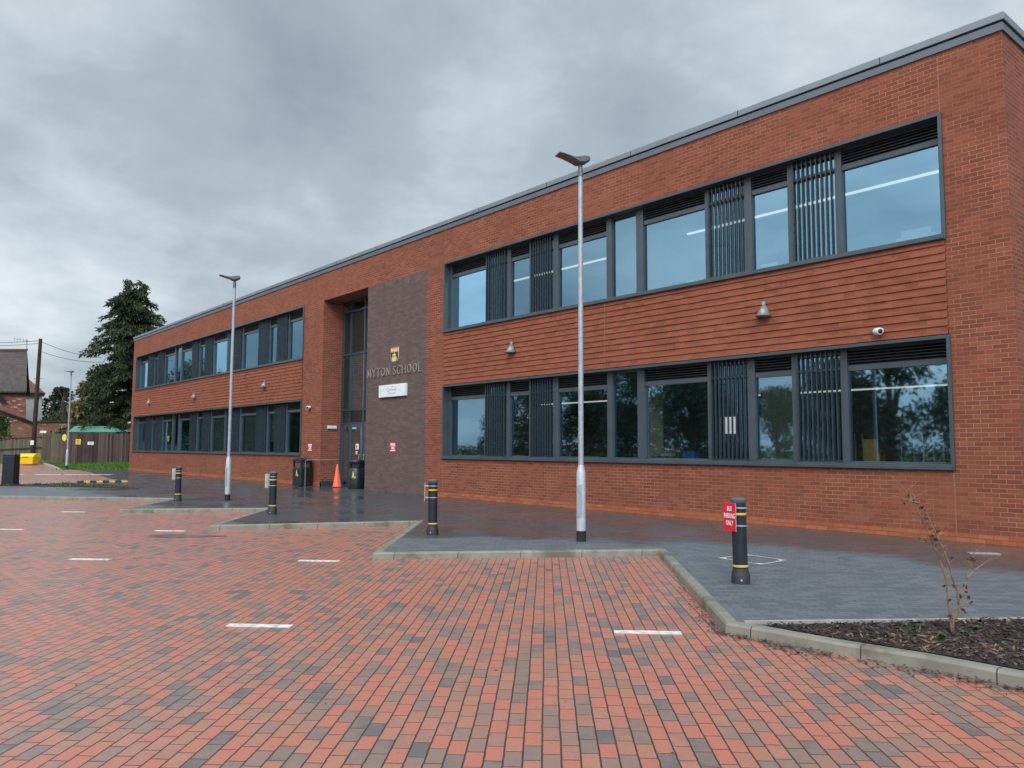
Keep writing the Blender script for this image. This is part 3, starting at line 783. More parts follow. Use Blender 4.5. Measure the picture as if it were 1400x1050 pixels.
for a, b, hx in ((-23.38, -22.34, -22.48), (-22.26, -21.34, -22.12)):
    d = MB(); s = .10
    d.box(a, a+s, ey-.05, ey, .08, 2.42); d.box(b-s, b, ey-.05, ey, .08, 2.42); d.box(a+s, b-s, ey-.05, ey, .08, .30); d.box(a+s, b-s, ey-.05, ey, 2.30, 2.42)
    dr = d.build('door', 'anthracite_light', bld)
    MB().quad((a+s, ey-.02, .30), (b-s, ey-.02, .30), (b-s, ey-.02, 2.30), (a+s, ey-.02, 2.30)).build('door_pane', 'glass', dr)
    hb = MB(); hb.tube([(hx, ey-.05, .95), (hx, ey-.11, .95), (hx, ey-.11, 1.25), (hx, ey-.05, 1.25)], .014, 8); hb.build('handle', 'steel', dr)
# lobby behind
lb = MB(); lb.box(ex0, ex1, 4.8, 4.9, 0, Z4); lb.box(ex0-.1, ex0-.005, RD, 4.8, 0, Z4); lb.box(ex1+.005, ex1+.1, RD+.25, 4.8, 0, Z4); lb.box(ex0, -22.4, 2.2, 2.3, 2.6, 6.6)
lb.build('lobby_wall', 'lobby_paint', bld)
MB().box(ex0-.1, ex1, RD-.0, 4.8, .003, .02).build('lobby_floor', 'grey_carpet', bld)
for (x, z, w, h, lab) in ((-22.78, 1.55, .24, .22, 'white paper notice with blue print taped to the entrance door glass'), (-22.82, 1.32, .12, .12, 'small white sticker under the larger notice on the door glass'), (-22.14, 1.58, .14, .26, 'narrow white notice on the right hand door')):
    n = MB().box(x-w/2, x+w/2, ey-.027, ey-.0235, z-h/2, z+h/2).build('door_notice', 'white_plastic')
    tag(n, lab, 'notice')
    MB().box(x-w*.3, x+w*.1, ey-.029, ey-.0272, z-h*.3, z+h*.25).build('print', 'letter_grey', n)

# ------------------------------------------------------------------ things on the wall
def wall_light(x, z, lab):
    t = empty('wall_light', (x, -.025, z), lab, 'wall light', 'cone wall lights on the cladding')
    mb = MB(); n = 24; vs = []; fs = []
    for j, (s, zz) in enumerate(((.05, .27), (1.0, 0))):
        for i in range(n+1):
            a = math.pi*i/n; vs.append((-math.cos(a)*.155*s, -math.sin(a)*.21*s-.01, zz))
    for i in range(n): fs.append((i, i+1, n+2+i, n+1+i))
    mb.add(vs, fs); mb.add([v for v in vs[:n+1]], [tuple(range(n+1))])
    mb.add([(-.155, -.005, 0), (.155, -.005, 0), (.008, -.005, .27), (-.008, -.005, .27)], [(0, 1, 2, 3)])
    o = mb.build('shade', 'shade_grey', t, smooth=True, recalc=False)
    sm = o.modifiers.new('solid', 'SOLIDIFY'); sm.thickness = .008
    MB().lathe([(.08, .03), (.09, .05), (.08, .07)], 20, (0, -.10, 0)).build('lens', 'lamp_under', t)
    MB().box(-.035, .035, -.045, 0, .24, .31).build('bracket', 'galvanised', t, bevel=.006)
    return t
for x, z, lab in ((-4.48, 4.20, 'grey cone wall light between the floors, right of the near lamp post'), (-12.47, 4.18, 'grey cone wall light between the floors, left of the near lamp post'),
                  (-29.6, 4.18, 'small grey cone wall light on the left wing just right of the far lamp post'), (-38.85, 4.12, 'small grey cone wall light in the middle of the left wing'), (-47.1, 4.14, 'small grey cone wall light nearest the far left end')):
    wall_light(x, z, lab)
def camera_dome(x, z, lab, y=0, s=1):
    t = empty('security_camera', (x, y-.03 if y == 0 else y, z), lab, 'security camera', 'white security cameras')
    MB().lathe([(.055, 0), (.055, .03)], 20, (0, .0, .02), (0, -1, 0)).build('mount', 'white_plastic', t)
    d = Vector((.75, -.6, -.12)).normalized()
    MB().lathe([(.045, -.10), (.062, -.085), (.066, -.03), (.066, .05), (.055, .075)], 20, (0, -.10, 0), d).build('housing', 'white_plastic', t, smooth=True)
    MB().lathe([(.044, .076), (.04, .085), (.02, .094)], 20, (0, -.10, 0), d).build('lens', 'crest_black', t, smooth=True)
camera_dome(-2.13, 3.63, 'white bullet security camera on the cladding above the right window')
camera_dome(-25.02, 3.10, 'white security camera on the brick left of the entrance')
camera_dome(XL+.05, 3.05, 'white security camera at the far left corner of the school')

def red_sign(x, z, lab, y=0):
    w, h = .40, .34
    s = MB().box(x-w/2, x+w/2, y-.012, y-.002, z-h/2, z+h/2).build('notice_sign', 'sign_red'); tag(s, lab, 'sign', 'red notices with white lettering')
    mb = MB()
    for zz, hh, ww in ((.105, .055, .30), (.045, .03, .32), (-.025, .05, .2), (-.105, .045, .30)):
        k = -ww/2
        while k < ww/2-.01:
            l = random.uniform(.022, .04); mb.box(x+k, x+min(k+l, ww/2), y-.0145, y-.0122, z+zz-hh/2, z+zz+hh/2); k += l+.009
    mb.build('lettering', 'letter_white', s)
red_sign(-18.73, 1.53, 'red sign with white lettering on the dark brick panel')
red_sign(-24.98, 1.51, 'red sign with white lettering above the litter bin left of entrance')

# white sign box below the name
t = empty('sign_box', (-18.74, -.07, 3.24), 'white rectangular sign box below the school name', 'sign')
MB().box(-.86, .86, -.02, .066, 0, .42).build('box', 'white_plastic', t, bevel=.008)
mb = MB()
def ring(mb, cx, cz, rx, rz, w, y, n=20):
    vs = []; fs = []
    for i in range(n):
        a = 2*math.pi*i/n; vs += [(cx+rx*math.cos(a), y, cz+rz*math.sin(a)), (cx+(rx-w)*math.cos(a), y, cz+(rz-w)*math.sin(a))]
    for i in range(n): k = (i+1) % n; fs.append((2*i, 2*k, 2*k+1, 2*i+1))
    mb.add(vs, fs)
yf = -.0225
ring(mb, -.24, .24, .075, .075, .018, yf); mb.quad((-.22, yf, .20), (-.20, yf, .20), (-.14, yf, .14), (-.165, yf, .14))
for q in range(5): mb.box(-.14+q*.075, -.095+q*.075, yf-.001, yf+.001, .21, .26)
mb.box(.24, .262, yf-.001, yf+.001, .19, .30)
for q in range(4): mb.box(-.07+q*.05, -.035+q*.05, yf-.001, yf+.001, .345, .365)
for q in range(7): mb.box(-.20+q*.065, -.155+q*.065, yf-.001, yf+.001, .10, .13)
mb.build('lettering', 'letter_grey', t)
# school name: thin serif capitals standing off the wall
STROKES = {
 'M': ([[(.04, 0), (.12, 1)], [(.12, 1), (.5, .08)], [(.5, .08), (.88, 1)], [(.88, 1), (.96, 0)]], 1.0),
 'Y': ([[(0, 1), (.4, .48)], [(.8, 1), (.4, .48)], [(.4, .48), (.4, 0)]], .8),
 'T': ([[(0, 1), (.8, 1)], [(.4, 1), (.4, 0)]], .8),
 'O': (['ring'], .95),
 'N': ([[(.05, 0), (.05, 1)], [(.05, 1), (.8, 0)], [(.8, 0), (.8, 1)]], .85),
 'S': ([[(.52, .86), (.40, .98), (.22, 1), (.06, .88), (.06, .72), (.20, .56), (.40, .45), (.54, .30), (.52, .12), (.36, 0), (.16, .01), (.02, .14)]], .58),
 'C': ([[(.82, .82), (.62, .98), (.40, 1), (.16, .86), (.03, .6), (.03, .38), (.16, .14), (.40, 0), (.62, .02), (.82, .18)]], .85),
 'H': ([[(.05, 0), (.05, 1)], [(.8, 0), (.8, 1)], [(.05, .5), (.8, .5)]], .85),
 'L': ([[(.05, 1), (.05, 0)], [(.05, 0), (.55, 0)]], .58)}
SER = {'M': [(.04, 0), (.12, 1), (.88, 1), (.96, 0)], 'Y': [(0, 1), (.8, 1), (.4, 0)], 'T': [(.4, 0)], 'N': [(.05, 0), (.05, 1), (.8, 1)], 'H': [(.05, 0), (.05, 1), (.8, 0), (.8, 1)], 'L': [(.05, 1), (.05, 0)]}
name = empty('school_name', (-18.72, -.02, 4.0), 'thin pale metal letters reading MYTON SCHOOL on the dark brick', 'lettering')
H = .275; tot = 0; txt = 'MYTON SCHOOL'; gap = .36
for ch in txt: tot += (.55 if ch == ' ' else STROKES[ch][1]+gap)*H
sc_ = 3.55/tot; xx = -3.55/2
for ch in txt:
    if ch == ' ': xx += .55*H*sc_; continue
    st, w = STROKES[ch]; mb = MB(); sw = .015
    def pt(u, v): return Vector((xx+u*H*min(sc_, 1.15), 0, v*H))
    for s in st:
        if s == 'ring':
            n = 28; vs = []; fs = []
            for i in range(n):
                a = 2*math.pi*i/n; c = pt(.47+.45*math.cos(a), .5+.5*math.sin(a)); c2 = pt(.47+.45*math.cos(a)*.80, .5+.5*math.sin(a)*.88)
                vs += [c, c2, c+Vector((0, -.03, 0)), c2+Vector((0, -.03, 0))]
            for i in range(n):
                k = (i+1) % n
                for p, q in ((0, 1), (1, 3), (3, 2), (2, 0)): fs.append((4*i+p, 4*k+p, 4*k+q, 4*i+q))
            mb.add(vs, fs); continue
        for a, b in zip(s[:-1], s[1:]):
            A, B = pt(*a), pt(*b); t_ = (B-A).normalized(); q = Vector((-t_.z, 0, t_.x))*(sw/2)
            mb.obox((A+B)/2+Vector((0, -.015, 0)), t_*((B-A).length/2+sw*.3), q, (0, .015, 0))
    for u, v in SER.get(ch, []):
        c = pt(u, v); mb.obox(c+Vector((0, -.0165, .004 if v == 0 else -.004)), (.035, 0, 0), (0, 0, .006), (0, .0135, 0))
    mb.build('letter', 'letter_bronze', name)
    xx += (w+gap)*H*sc_
# crest
cr = empty('school_crest', (-18.69, -.015, 4.36), 'enamel shield crest with orange top and gold emblem above the name', 'crest')
def shield(s, y0, y1, x=.235):
    return [(-x*s, y0, .56), (x*s, y0, .56), (x*s, y0, .20), (x*.80*s, y0, .11), (0, y0, .0+.02*(1-s)), (-x*.80*s, y0, .11), (-x*s, y0, .20)]
MB().prism(shield(1.08, 0, 0), (0, -.02, 0)).build('border', 'crest_cream', cr)
MB().prism([(p[0], -.021, p[2]*.97+.01) for p in shield(1.0, 0, 0)], (0, -.006, 0)).build('field', 'crest_black', cr)
MB().box(-.235, .235, -.031, -.0275, .40, .545).build('chief', 'crest_orange', cr)
mb = MB()
for x in (-.14, 0, .14): mb.prism([(x-.04, -.032, .44), (x+.04, -.032, .44), (x+.05, -.032, .51), (x, -.032, .475), (x-.05, -.032, .51)], (0, -.004, 0))
mb.build('charge', 'crest_cream', cr)
mb = MB(); mb.box(-.10, .10, -.034, -.028, .18, .34); mb.box(-.15, .15, -.0335, -.028, .15, .24); mb.box(-.012, .012, -.034, -.028, .34, .40); mb.prism([(-.17, -.028, .15), (.17, -.028, .15), (.10, -.028, .085), (-.10, -.028, .085)], (0, -.006, 0))
mb.build('tower', 'crest_gold', cr)
mb = MB()
for x in (-.05, .05): mb.box(x-.015, x+.015, -.0355, -.0342, .22, .29)
mb.build('tower_window', 'crest_black', cr)
# intercom light on recess reveal
t = empty('bulkhead_light', (-24.085, .45, 2.24), 'pale oblong bulkhead light on the brick reveal of the entrance', 'light')
MB().box(0, .07, -.2, .2, 0, .13).build('body', 'dirty_white', t, bevel=.015)
MB().box(.0705, .078, -.17, .17, .02, .11).build('lens', 'white_plastic', t, bevel=.003)

# ------------------------------------------------------------------ objects in the windows
SZ = Z1+.07
SU = Z3+.07
YY = .375
bx = empty('cardboard_box', (-2.52, YY, SZ), 'open tan cardboard box with a raised flap in the right ground floor window', 'box')
mb = MB(); mb.box(-.16, .16, -.10, .10, 0, .02); mb.box(-.16, .16, -.10, -.09, .02, .16); mb.box(-.16, .16, .09, .10, .02, .16); mb.box(-.16, -.15, -.09, .09, .02, .16); mb.box(.15, .16, -.09, .09, .02, .16)
mb.build('carton', 'cardboard', bx)
MB().obox((-.02, -.075, .25), (.12, .02, 0), (0, -.006, .002), (-.012, .02, .16)).build('flap', 'cardboard', bx)
MB().obox((.17, .0, .20), (.03, .0, .01), (0, .08, 0), (.0, 0, .006)).build('flap', 'cardboard', bx)
for x in (-2.02, -1.80, -1.64, -1.47, -1.30, -2.72, -2.87):
    o = MB().tube([(0, 0, 0), (.004, 0, .25), (-.012, 0, .52)], [.012, .012, .010], 8).build('thin_rod', 'brass', loc=(x, YY, SZ))
    tag(o, 'thin upright rod standing on the sill inside the right ground floor window', 'rod', 'thin rods in the right window')
ct = empty('blue_crate', (-6.66, YY, SZ), 'small blue plastic crate on the sill of the ground floor window', 'crate')
mb = MB(); mb.box(-.16, .16, -.1, .1, 0, .012); mb.box(-.16, .16, -.1, -.09, .012, .15); mb.box(-.16, .16, .09, .1, .012, .15); mb.box(-.16, -.15, -.09, .09, .012, .15); mb.box(.15, .16, -.09, .09, .012, .15)
mb.build('body', 'crate_blue', ct)
MB().box(-.18, .18, -.115, .115, .151, .17).build('rim', 'crate_blue', ct, bevel=.004)
MB().box(-.03, .03, -.104, -.101, .06, .10).build('grip', 'toy_dark', ct)
ty = empty('grey_tray', (-7.30, YY, SZ), 'grey wire desk tray with a carrying hoop beside the blue crate', 'tray')
MB().box(-.22, .22, -.1, .1, 0, .05).build('tray', 'toy_dark', ty, bevel=.01)
MB().box(-.20, .14, -.09, .09, .052, .11).build('contents', 'toy_grey', ty, bevel=.01)
MB().tube([(-.10, 0, .11), (-.10, 0, .19), (-.08, 0, .205), (.14, 0, .205), (.16, 0, .19), (.16, 0, .06)], .01, 8).build('hoop', 'toy_grey', ty)
o = MB().lathe([(.02, 0), (.10, .01), (.12, .05), (.09, .10), (.03, .11)], 12).build('cloth_bundle', 'toy_purple', loc=(-7.66, YY, SZ), smooth=True); tag(o, 'crumpled purple and white cloth bundle left of the grey tray', 'cloth')
for x, w, mt, lab in ((-9.72, .32, 'folder_green', 'pale green folder lying on the sill behind the near lamp post'), (-12.5, .25, 'folder_green', 'pale green folder lying in the narrow ground floor window')):
    o = MB().obox((0, 0, .02), (w, 0, 0), (0, .11, 0), (0, .01, .016)).build('folder', mt, loc=(x, YY, SZ), bevel=.003); tag(o, lab, 'folder')
pf = empty('picture_frame', (-14.32, YY, SZ), 'small pale picture frame on the left ground floor sill', 'picture frame')
mb = MB(); mb.box(-.12, .12, -.01, .01, 0, .03); mb.box(-.12, .12, -.01, .01, .22, .25); mb.box(-.12, -.09, -.01, .01, .03, .22); mb.box(.09, .12, -.01, .01, .03, .22); mb.build('frame', 'toy_grey', pf)
MB().box(-.09, .09, -.004, .004, .03, .22).build('picture', 'olive_leaf', pf)
fg = empty('toy_figure', (-15.35, YY, SZ), 'small dark and yellow figure in the corner of the left window', 'figure')
MB().lathe([(.05, 0), (.06, .05), (.035, .11)], 12).build('base', 'sign_yellow', fg, smooth=True)
MB().box(.02, .15, -.05, .05, .13, .26).build('top', 'toy_dark', fg, bevel=.02)
MB().box(.05, .11, -.03, .03, .0, .13).build('stand', 'toy_dark', fg, bevel=.01)
pp = empty('paper_notice', (-5.50, GY-.02, 1.84), 'white paper notice fixed behind a ground floor fin screen', 'notice')
MB().box(-.15, .15, 0, .003, 0, .36).build('sheet', 'letter_white', pp)
mb = MB()
for q in range(5): mb.box(-.09, .06, -.0015, -.0002, .08+q*.05, .088+q*.05)
mb.build('print', 'letter_grey', pp)
for x, w, h, mt, lab in ((-4.55, .26, .14, 'white_plastic', 'stack of white boxes in the narrow upper window'), (-6.55, .16, .10, 'white_plastic', 'small white box on the upper window sill above the tall pane'), (-1.6, .34, .24, 'dirty_white', 'faint pale box in the corner of the upper right window')):
    t = empty('storage_box', (x, YY, SU), lab, 'box')
    MB().box(-w, w, -.1, .1, 0, h*.5-.004).build('body', mt, t, bevel=.006)
    MB().box(-w*.72, w*.8, -.09, .09, h*.5, h).build('lid', mt, t, bevel=.006)
mb = MB(); mb.prism([(-.17, -.1, 0), (.17, -.1, 0), (.17, -.1, .06), (.06, -.1, .15), (-.09, -.1, .15), (-.17, -.1, .07)], (0, .2, 0)); o = mb.build('projector', 'toy_dark', loc=(-2.68, YY, SU), bevel=.01); tag(o, 'dark slope sided device on the sill of the upper right window', 'device')

# ------------------------------------------------------------------ street furniture
def lamp_post(loc, hgt, lab, head_dir):
    t = empty('lamp_post', loc, lab, 'lamp post', 'galvanised lamp posts along the forecourt')
    MB().lathe([(.078, -.02), (.078, .17)], 24).build('bitumen_foot', 'bitumen', t, smooth=True)
    MB().lathe([(.076, .171), (.076, 1.10), (.07, 1.13), (.044, 1.24)], 24).build('base_section', 'galvanised_bright', t, smooth=True)
    hd = Vector((head_dir[0], head_dir[1], 0)).normalized(); sd = Vector((-hd.y, hd.x, 0)); zz = Vector((0, 0, 1))
    MB().obox(Vector((0, 0, .66))+Vector((.30, -.95, 0)).normalized()*.068, Vector((.95, .30, 0))*.042, Vector((.30, -.95, 0))*.014, zz*.27).build('access_door', 'galvanised', t, bevel=.01)
    MB().lathe([(.044, 1.24), (.042, 3), (.038, hgt-.22)], 20).build('shaft', 'galvanised', t, smooth=True)
    MB().lathe([(.046, hgt-.30), (.046, hgt-.20), (.040, hgt-.15), (.032, hgt-.06)], 20).build('spigot', 'lamp_grey', t, smooth=True)
    # luminaire: rounded rear housing flowing into a thin tilted panel
    hs = .76
    prof = [(-.20, .02, .09, .105), (-.16, -.012, .125, .135), (-.05, -.07, .125, .150), (.08, -.075, .085, .155), (.18, -.02, .055, .16), (.30, .035, .065, .16), (.46, .070, .098, .155), (.56, .090, .115, .14)]
    n = 10; vs = []; fs = []
    for (u, zb, zt, w) in prof:
        zc, hz = (zb+zt)/2, (zt-zb)/2
        for i in range(n):
            a = 2*math.pi*(i+.5)/n; ca, sa = math.cos(a), math.sin(a)
            e = .45
            vs.append(hd*u*hs + sd*(w*hs*math.copysign(abs(ca)**e, ca)) + zz*(hgt-.04+(zc+hz*math.copysign(abs(sa)**e, sa))*hs))
    for j in range(len(prof)-1):
        for i in range(n): k = (i+1) % n; fs.append((j*n+i, j*n+k, (j+1)*n+k, (j+1)*n+i))
    fs.append(tuple(range(n))); fs.append(tuple((len(prof)-1)*n+i for i in range(n)))
    hb = MB().add(vs, fs).build('lamp_head', 'lamp_grey', t, smooth=True)
    a, b = hd*.24*hs+zz*(hgt-.04-.004*hs), hd*.53*hs+zz*(hgt-.04+.078*hs)
    MB().add([a-sd*.09, a+sd*.09, b+sd*.08, b-sd*.08, a-sd*.09+zz*.01, a+sd*.09+zz*.01, b+sd*.08+zz*.01, b-sd*.08+zz*.01], [(0, 1, 2, 3), (4, 5, 6, 7), (0, 1, 5, 4), (1, 2, 6, 5), (2, 3, 7, 6), (3, 0, 4, 7)]).build('lens', 'lamp_lens', hb)
    return t
lamp_post((-4.86, -4.92, 0), 6.40, 'tall galvanised lamp post in front of the right wing windows', (-.35, -1))
lamp_post((-18.14, -5.80, 0), 6.42, 'tall galvanised lamp post in front of the left wing', (-.35, -1))
l3 = at(91, 640, 52.5); lamp_post(tuple(l3), 6.45, 'far galvanised lamp post standing on the grass by the brown fence', (-.35, -1))

def bollard(loc, lab, tilt=(0, 0)):
    t = empty('bollard', loc, lab, 'bollard', 'black bollards with yellow bands')
    t.rotation_euler = (tilt[0], tilt[1], 0)
    MB().lathe([(.104, -.02), (.104, .09), (.098, .105), (.084, .165)], 28).build('base', 'bollard_base', t, smooth=True)
    MB().lathe([(.082, .165), (.082, .90)], 28).build('shaft', 'bollard_black', t, smooth=True)
    MB().lathe([(.086, .90), (.090, .91), (.090, .935), (.075, .952), (.03, .96)], 28).build('cap', 'bollard_cap', t, smooth=True)
    for z in (.195, .775): MB().lathe([(.0835, z-.012), (.0845, z), (.0835, z+.012)], 28, cap=False).build('reflective_band', 'reflective_yellow', t, smooth=True)
    q = Vector((.62, -.78, 0)).normalized()
    MB().lathe([(.012, 0), (.012, .012)], 10, q*.1+Vector((0, 0, .045)), q).build('bolt', 'steel', t)
    return t
BOL = [((-.87, -6.37, 0), 'nearest black bollard carrying the red bus sign', (.0, R(-1))), ((-7.15, -6.28, 0), 'black bollard before the dark brick panel with a sign seen edge on', (0, R(-.5))),
       ((-12.88, -6.73, 0), 'black bollard just right of the far lamp post with a white backed plate', (0, 0)), ((-18.63, -7.01, 0), 'furthest black bollard just left of the far lamp post', (0, 0))]
for b in BOL: bollard(*b)
def bus_sign(loc, nrm, lab, letters=True):
    n = Vector((nrm[0], nrm[1], 0)).normalized(); x = Vector((-n.y, n.x, 0)); z = Vector((0, 0, 1))
    c = n*.14 + Vector((0, 0, .745))
    t = empty('bus_sign', loc, lab, 'sign', 'bus parking plates strapped to the bollards')
    pl = MB().obox(c, x*.105, n*.002, z*.158).build('plate', 'white_plastic', t)
    MB().obox(c+n*.0032, x*.105, n*.001, z*.158).build('face', 'sign_red', t)
    for s, dz in (('BUS', .068), ('PARKING', -.012), ('ONLY', -.092)):
        text_mb(s, .052, c+n*.0015+z*dz, x, z, .0045, .62, .018).build('lettering', 'letter_white', t)
    for dz in (.10, -.10):
        mb = MB().lathe([(.084, -.008), (.0855, -.008), (.0855, .008), (.084, .008)], 28, (0, 0, c.z+dz), cap=False)
        mb.obox(n*.11+z*(c.z+dz), n*.028, x*.02, z*.012)
        mb.build('strap', 'steel', t)
    return t
bus_sign(BOL[0][0], (-.28, -.96), 'red plate reading BUS PARKING ONLY on the nearest bollard')
bus_sign(BOL[1][0], (-.60, -.80), 'sign plate seen edge on at the bollard before the dark brick panel')
bus_sign(BOL[2][0], (-.94, -.34), 'white back of the plate on the bollard right of the far lamp post')
bus_sign(BOL[3][0], (-.94, -.34), 'white back of the plate on the furthest bollard')

# litter bins, cone, handrail
t = empty('litter_bin', (-24.75, -.42, 0), 'squat black square litter bin under the red sign left of entrance', 'litter bin', 'black litter bins by the entrance')
t.rotation_euler = (0, 0, R(12))
MB().box(-.27, .27, -.27, .27, .02, .72).build('body', 'bin_black', t, bevel=.03)
mb = MB()
for x in (-.26, .20): 
    for y in (-.26, .20): mb.box(x, x+.06, y, y+.06, .72, .97)
mb.box(-.26, .26, .2, .26, .72, .97); mb.build('corner_post', 'bin_black', t, bevel=.008)
mb = MB(); mb.box(-.285, .285, -.285, .285, .97, 1.03); mb.add([(-.285, -.285, 1.03), (.285, -.285, 1.03), (.285, .285, 1.03), (-.285, .285, 1.03), (-.15, -.15, 1.10), (.15, -.15, 1.10), (.15, .15, 1.10), (-.15, .15, 1.10)], [(0, 1, 5, 4), (1, 2, 6, 5), (2, 3, 7, 6), (3, 0, 4, 7), (4, 5, 6, 7)])
mb.build('hood', 'bin_black', t, bevel=.012)
MB().box(-.20, .20, -.20, .19, .73, .95).build('liner', 'bin_brown', t)
def tidyman(parent, y, z):
    mb = MB(); mb.lathe([(.022, -.001), (.022, .002)], 12, (.0, y, z+.20), (0, -1, 0)); mb.prism([(-.05, y, z-.02), (-.03, y, z-.02), (0, y, z+.06), (.035, y, z-.04), (.055, y, z-.03), (.03, y, z+.10), (.02, y, z+.17), (-.02, y, z+.17), (-.03, y, z+.08)], (0, -.002, 0))
    mb.box(.065, .095, y-.002, y, z-.03, z+.05); mb.build('emblem', 'crest_gold', parent)
tidyman(t, -.2705, .42)
t = empty('round_litter_bin', (-21.75, .30, 0), 'round black litter bin standing against the entrance doors', 'litter bin', 'black litter bins by the entrance')
t.rotation_euler = (0, 0, R(38))
MB().lathe([(.28, .0), (.29, .03), (.29, .13), (.30, .14), (.30, .74), (.285, .76)], 32).build('body', 'bin_black', t, smooth=True)
MB().lathe([(.25, .76), (.25, .95)], 32).build('neck', 'bitumen', t, smooth=True)
mb = MB()
for k in range(4):
    a0 = R(90*k+45-14)
    for q in range(4):
        a = a0+R(28)*q/3; d = Vector((math.cos(a), math.sin(a), 0)); s_ = Vector((-d.y, d.x, 0)); mb.obox(d*.285+Vector((0, 0, .855)), d*.012, s_*.03, (0, 0, .095))
mb.build('pillar', 'bin_black', t)
MB().lathe([(.31, .95), (.315, .96), (.315, 1.03), (.29, 1.06), (.15, 1.085)], 32).build('hood', 'bin_black', t, smooth=True)
tidyman(t, -.303, .42)
t = empty('traffic_cone', (-23.20, .28, 0), 'plain orange traffic cone standing left of the entrance door', 'traffic cone')
mb = MB(); mb.box(-.21, .21, -.21, .21, 0, .03); mb.build('base', 'bitumen', t, bevel=.012)
MB().lathe([(.185, .03), (.175, .045), (.16, .06), (.035, .86), (.028, .875)], 28).build('body', 'cone_orange', t, smooth=True)
t = empty('handrail', (-24.6, -.3, 0), 'slim grey handrail leading from the litter bin to the entrance', 'handrail')
mb = MB(); mb.tube([(.32, -.22, 0), (.32, -.22, .98), (.36, -.18, 1.03), (.66, .10, 1.03), (.66, 1.0, 1.03)], .013, 10); mb.build('rail', 'shade_grey', t, smooth=True)
mb = MB(); mb.box(.56, .66, .34, 1.1, 0, .22); mb.build('ramp_upstand', 'anthracite', t)

# ------------------------------------------------------------------ far left
# side road with red blocks
mb = MB(); mb.sheet([(-32.2, -9.8, .004), (-32.4, -4.75, .004), (-36.9, -4.5, .004), (-46.5, -3.2, .004), (-52.2, -2.72, .004), (-53.4, -2.8, .004), (-53.4, -11, .004), (-40, -14.5, .004), (-34, -13, .004)])
tag(mb.build('side_road', 'red_pavers'), kind='structure')
# rising ground beyond
def gp(x, y, d): return at(x, y, d)
g0 = [gp(-260, 655, 47), gp(-60, 646, 50), gp(20, 643.5, 51.3), gp(78, 643, 52), gp(176, 641.5, 53)]
g1 = [gp(-260, 640, 58), gp(-60, 635, 58), gp(30, 634.5, 58), gp(62, 634.5, 58), gp(176, 633, 59.5)]
g2 = [gp(-260, 632, 72), gp(-60, 630, 72), gp(30, 630, 72), gp(62, 629.5, 72), gp(176, 629, 72)]
mb = MB()
for A, B in ((g0, g1),):
    for i in range(3): mb.quad(A[i], A[i+1], B[i+1], B[i])
tag(mb.build('drive', 'red_pavers'), kind='structure')
skirt = [p+Vector((0, 0, -.5)) for p in g0]
mb = MB(); mb.quad(g0[3], g0[4], g1[4], g1[3])
for i in range(4): mb.quad(g1[i], g1[i+1], g2[i+1], g2[i])
for i in range(4): mb.quad(skirt[i], skirt[i+1], g0[i+1], g0[i])
tag(mb.build('grass_bank', 'turf'), kind='structure')
mb = MB(); rg = random.Random(5)
for _ in range(5000):
    u, v = rg.random(), rg.random()
    p = (g0[3]*(1-u)+g0[4]*u)*(1-v) + (g1[3]*(1-u)+g1[4]*u)*v
    a = rg.uniform(0, 6.28); d = Vector((math.cos(a), math.sin(a), 0))*.03; h = rg.uniform(.06, .15)
    mb.add([p-d, p+d, p+Vector((rg.uniform(-.05, .05), rg.uniform(-.05, .05), h))], [(0, 1, 2)])
tag(mb.build('grass', 'grass_blade', recalc=False), 'short mown green grass below the brown fence', 'grass', kind='stuff')
# curved kerb at the mouth of the drive
kp = [gp(60, 634.8, 57.8), gp(70, 638, 55), gp(77, 641, 53), gp(82, 643.6, 51.8)]
mb = MB()
for a, b in zip(kp[:-1], kp[1:]):
    tt = (b-a).normalized(); s_ = Vector((-tt.y, tt.x, 0)).normalized()
    mb.obox((a+b)/2+Vector((0, 0, .04)), (b-a)/2, s_*.08, (0, 0, .07))
tag(mb.build('drive_kerb', 'edging_concrete'), 'curved pale kerb where the drive meets the grass', 'kerb')
# worn markings on the side road
mb = MB(); wd = Vector((.67, .74, 0))
for c, l in (((-45.1, -7.0), .35), ((-44.0, -5.75), .75), ((-43.3, -4.65), .75), ((-42.8, -3.65), .8), ((-44.9, -8.3), .6)): mb.obox((c[0], c[1], .009), wd*l, Vector((-wd.y, wd.x, 0))*.24, (0, 0, .0035))
tag(mb.build('road_marking', 'road_white'), kind='structure')
mb = MB()
for a, b in (((-35.6, -8.5), (-32.9, -8.45)), ((-34.6, -7.3), (-32.4, -7.3))): 
    a, b = Vector((*a, .009)), Vector((*b, .009)); mb.obox((a+b)/2, (b-a)/2, (.0, .06, 0), (0, 0, .0035))
tag(mb.build('yellow_line', 'road_yellow'), kind='structure')
# speed hump
h0, h1 = Vector((-32.45, -6.75, .008)), Vector((-32.15, -4.9, .008)); tt = (h1-h0).normalized(); ss = Vector((tt.y, -tt.x, 0)); ln = (h1-h0).length
t = empty('speed_hump', tuple((h0+h1)/2), 'low black and yellow rubber speed hump across the side road', 'speed hump')
ns = 8; p0 = -tt*ln/2
for k in range(ns):
    a = p0+tt*(ln*k/ns+.004); b = p0+tt*(ln*(k+1)/ns-.004)
    hh = .075
    mb = MB(); mb.prism([a-ss*.2, a-ss*.10+Vector((0, 0, hh)), a+ss*.10+Vector((0, 0, hh)), a+ss*.2], b-a)
    o = mb.build('segment', 'road_yellow' if k % 2 else 'bitumen', t)
    if k % 2: o['label'] = 'yellow segment'
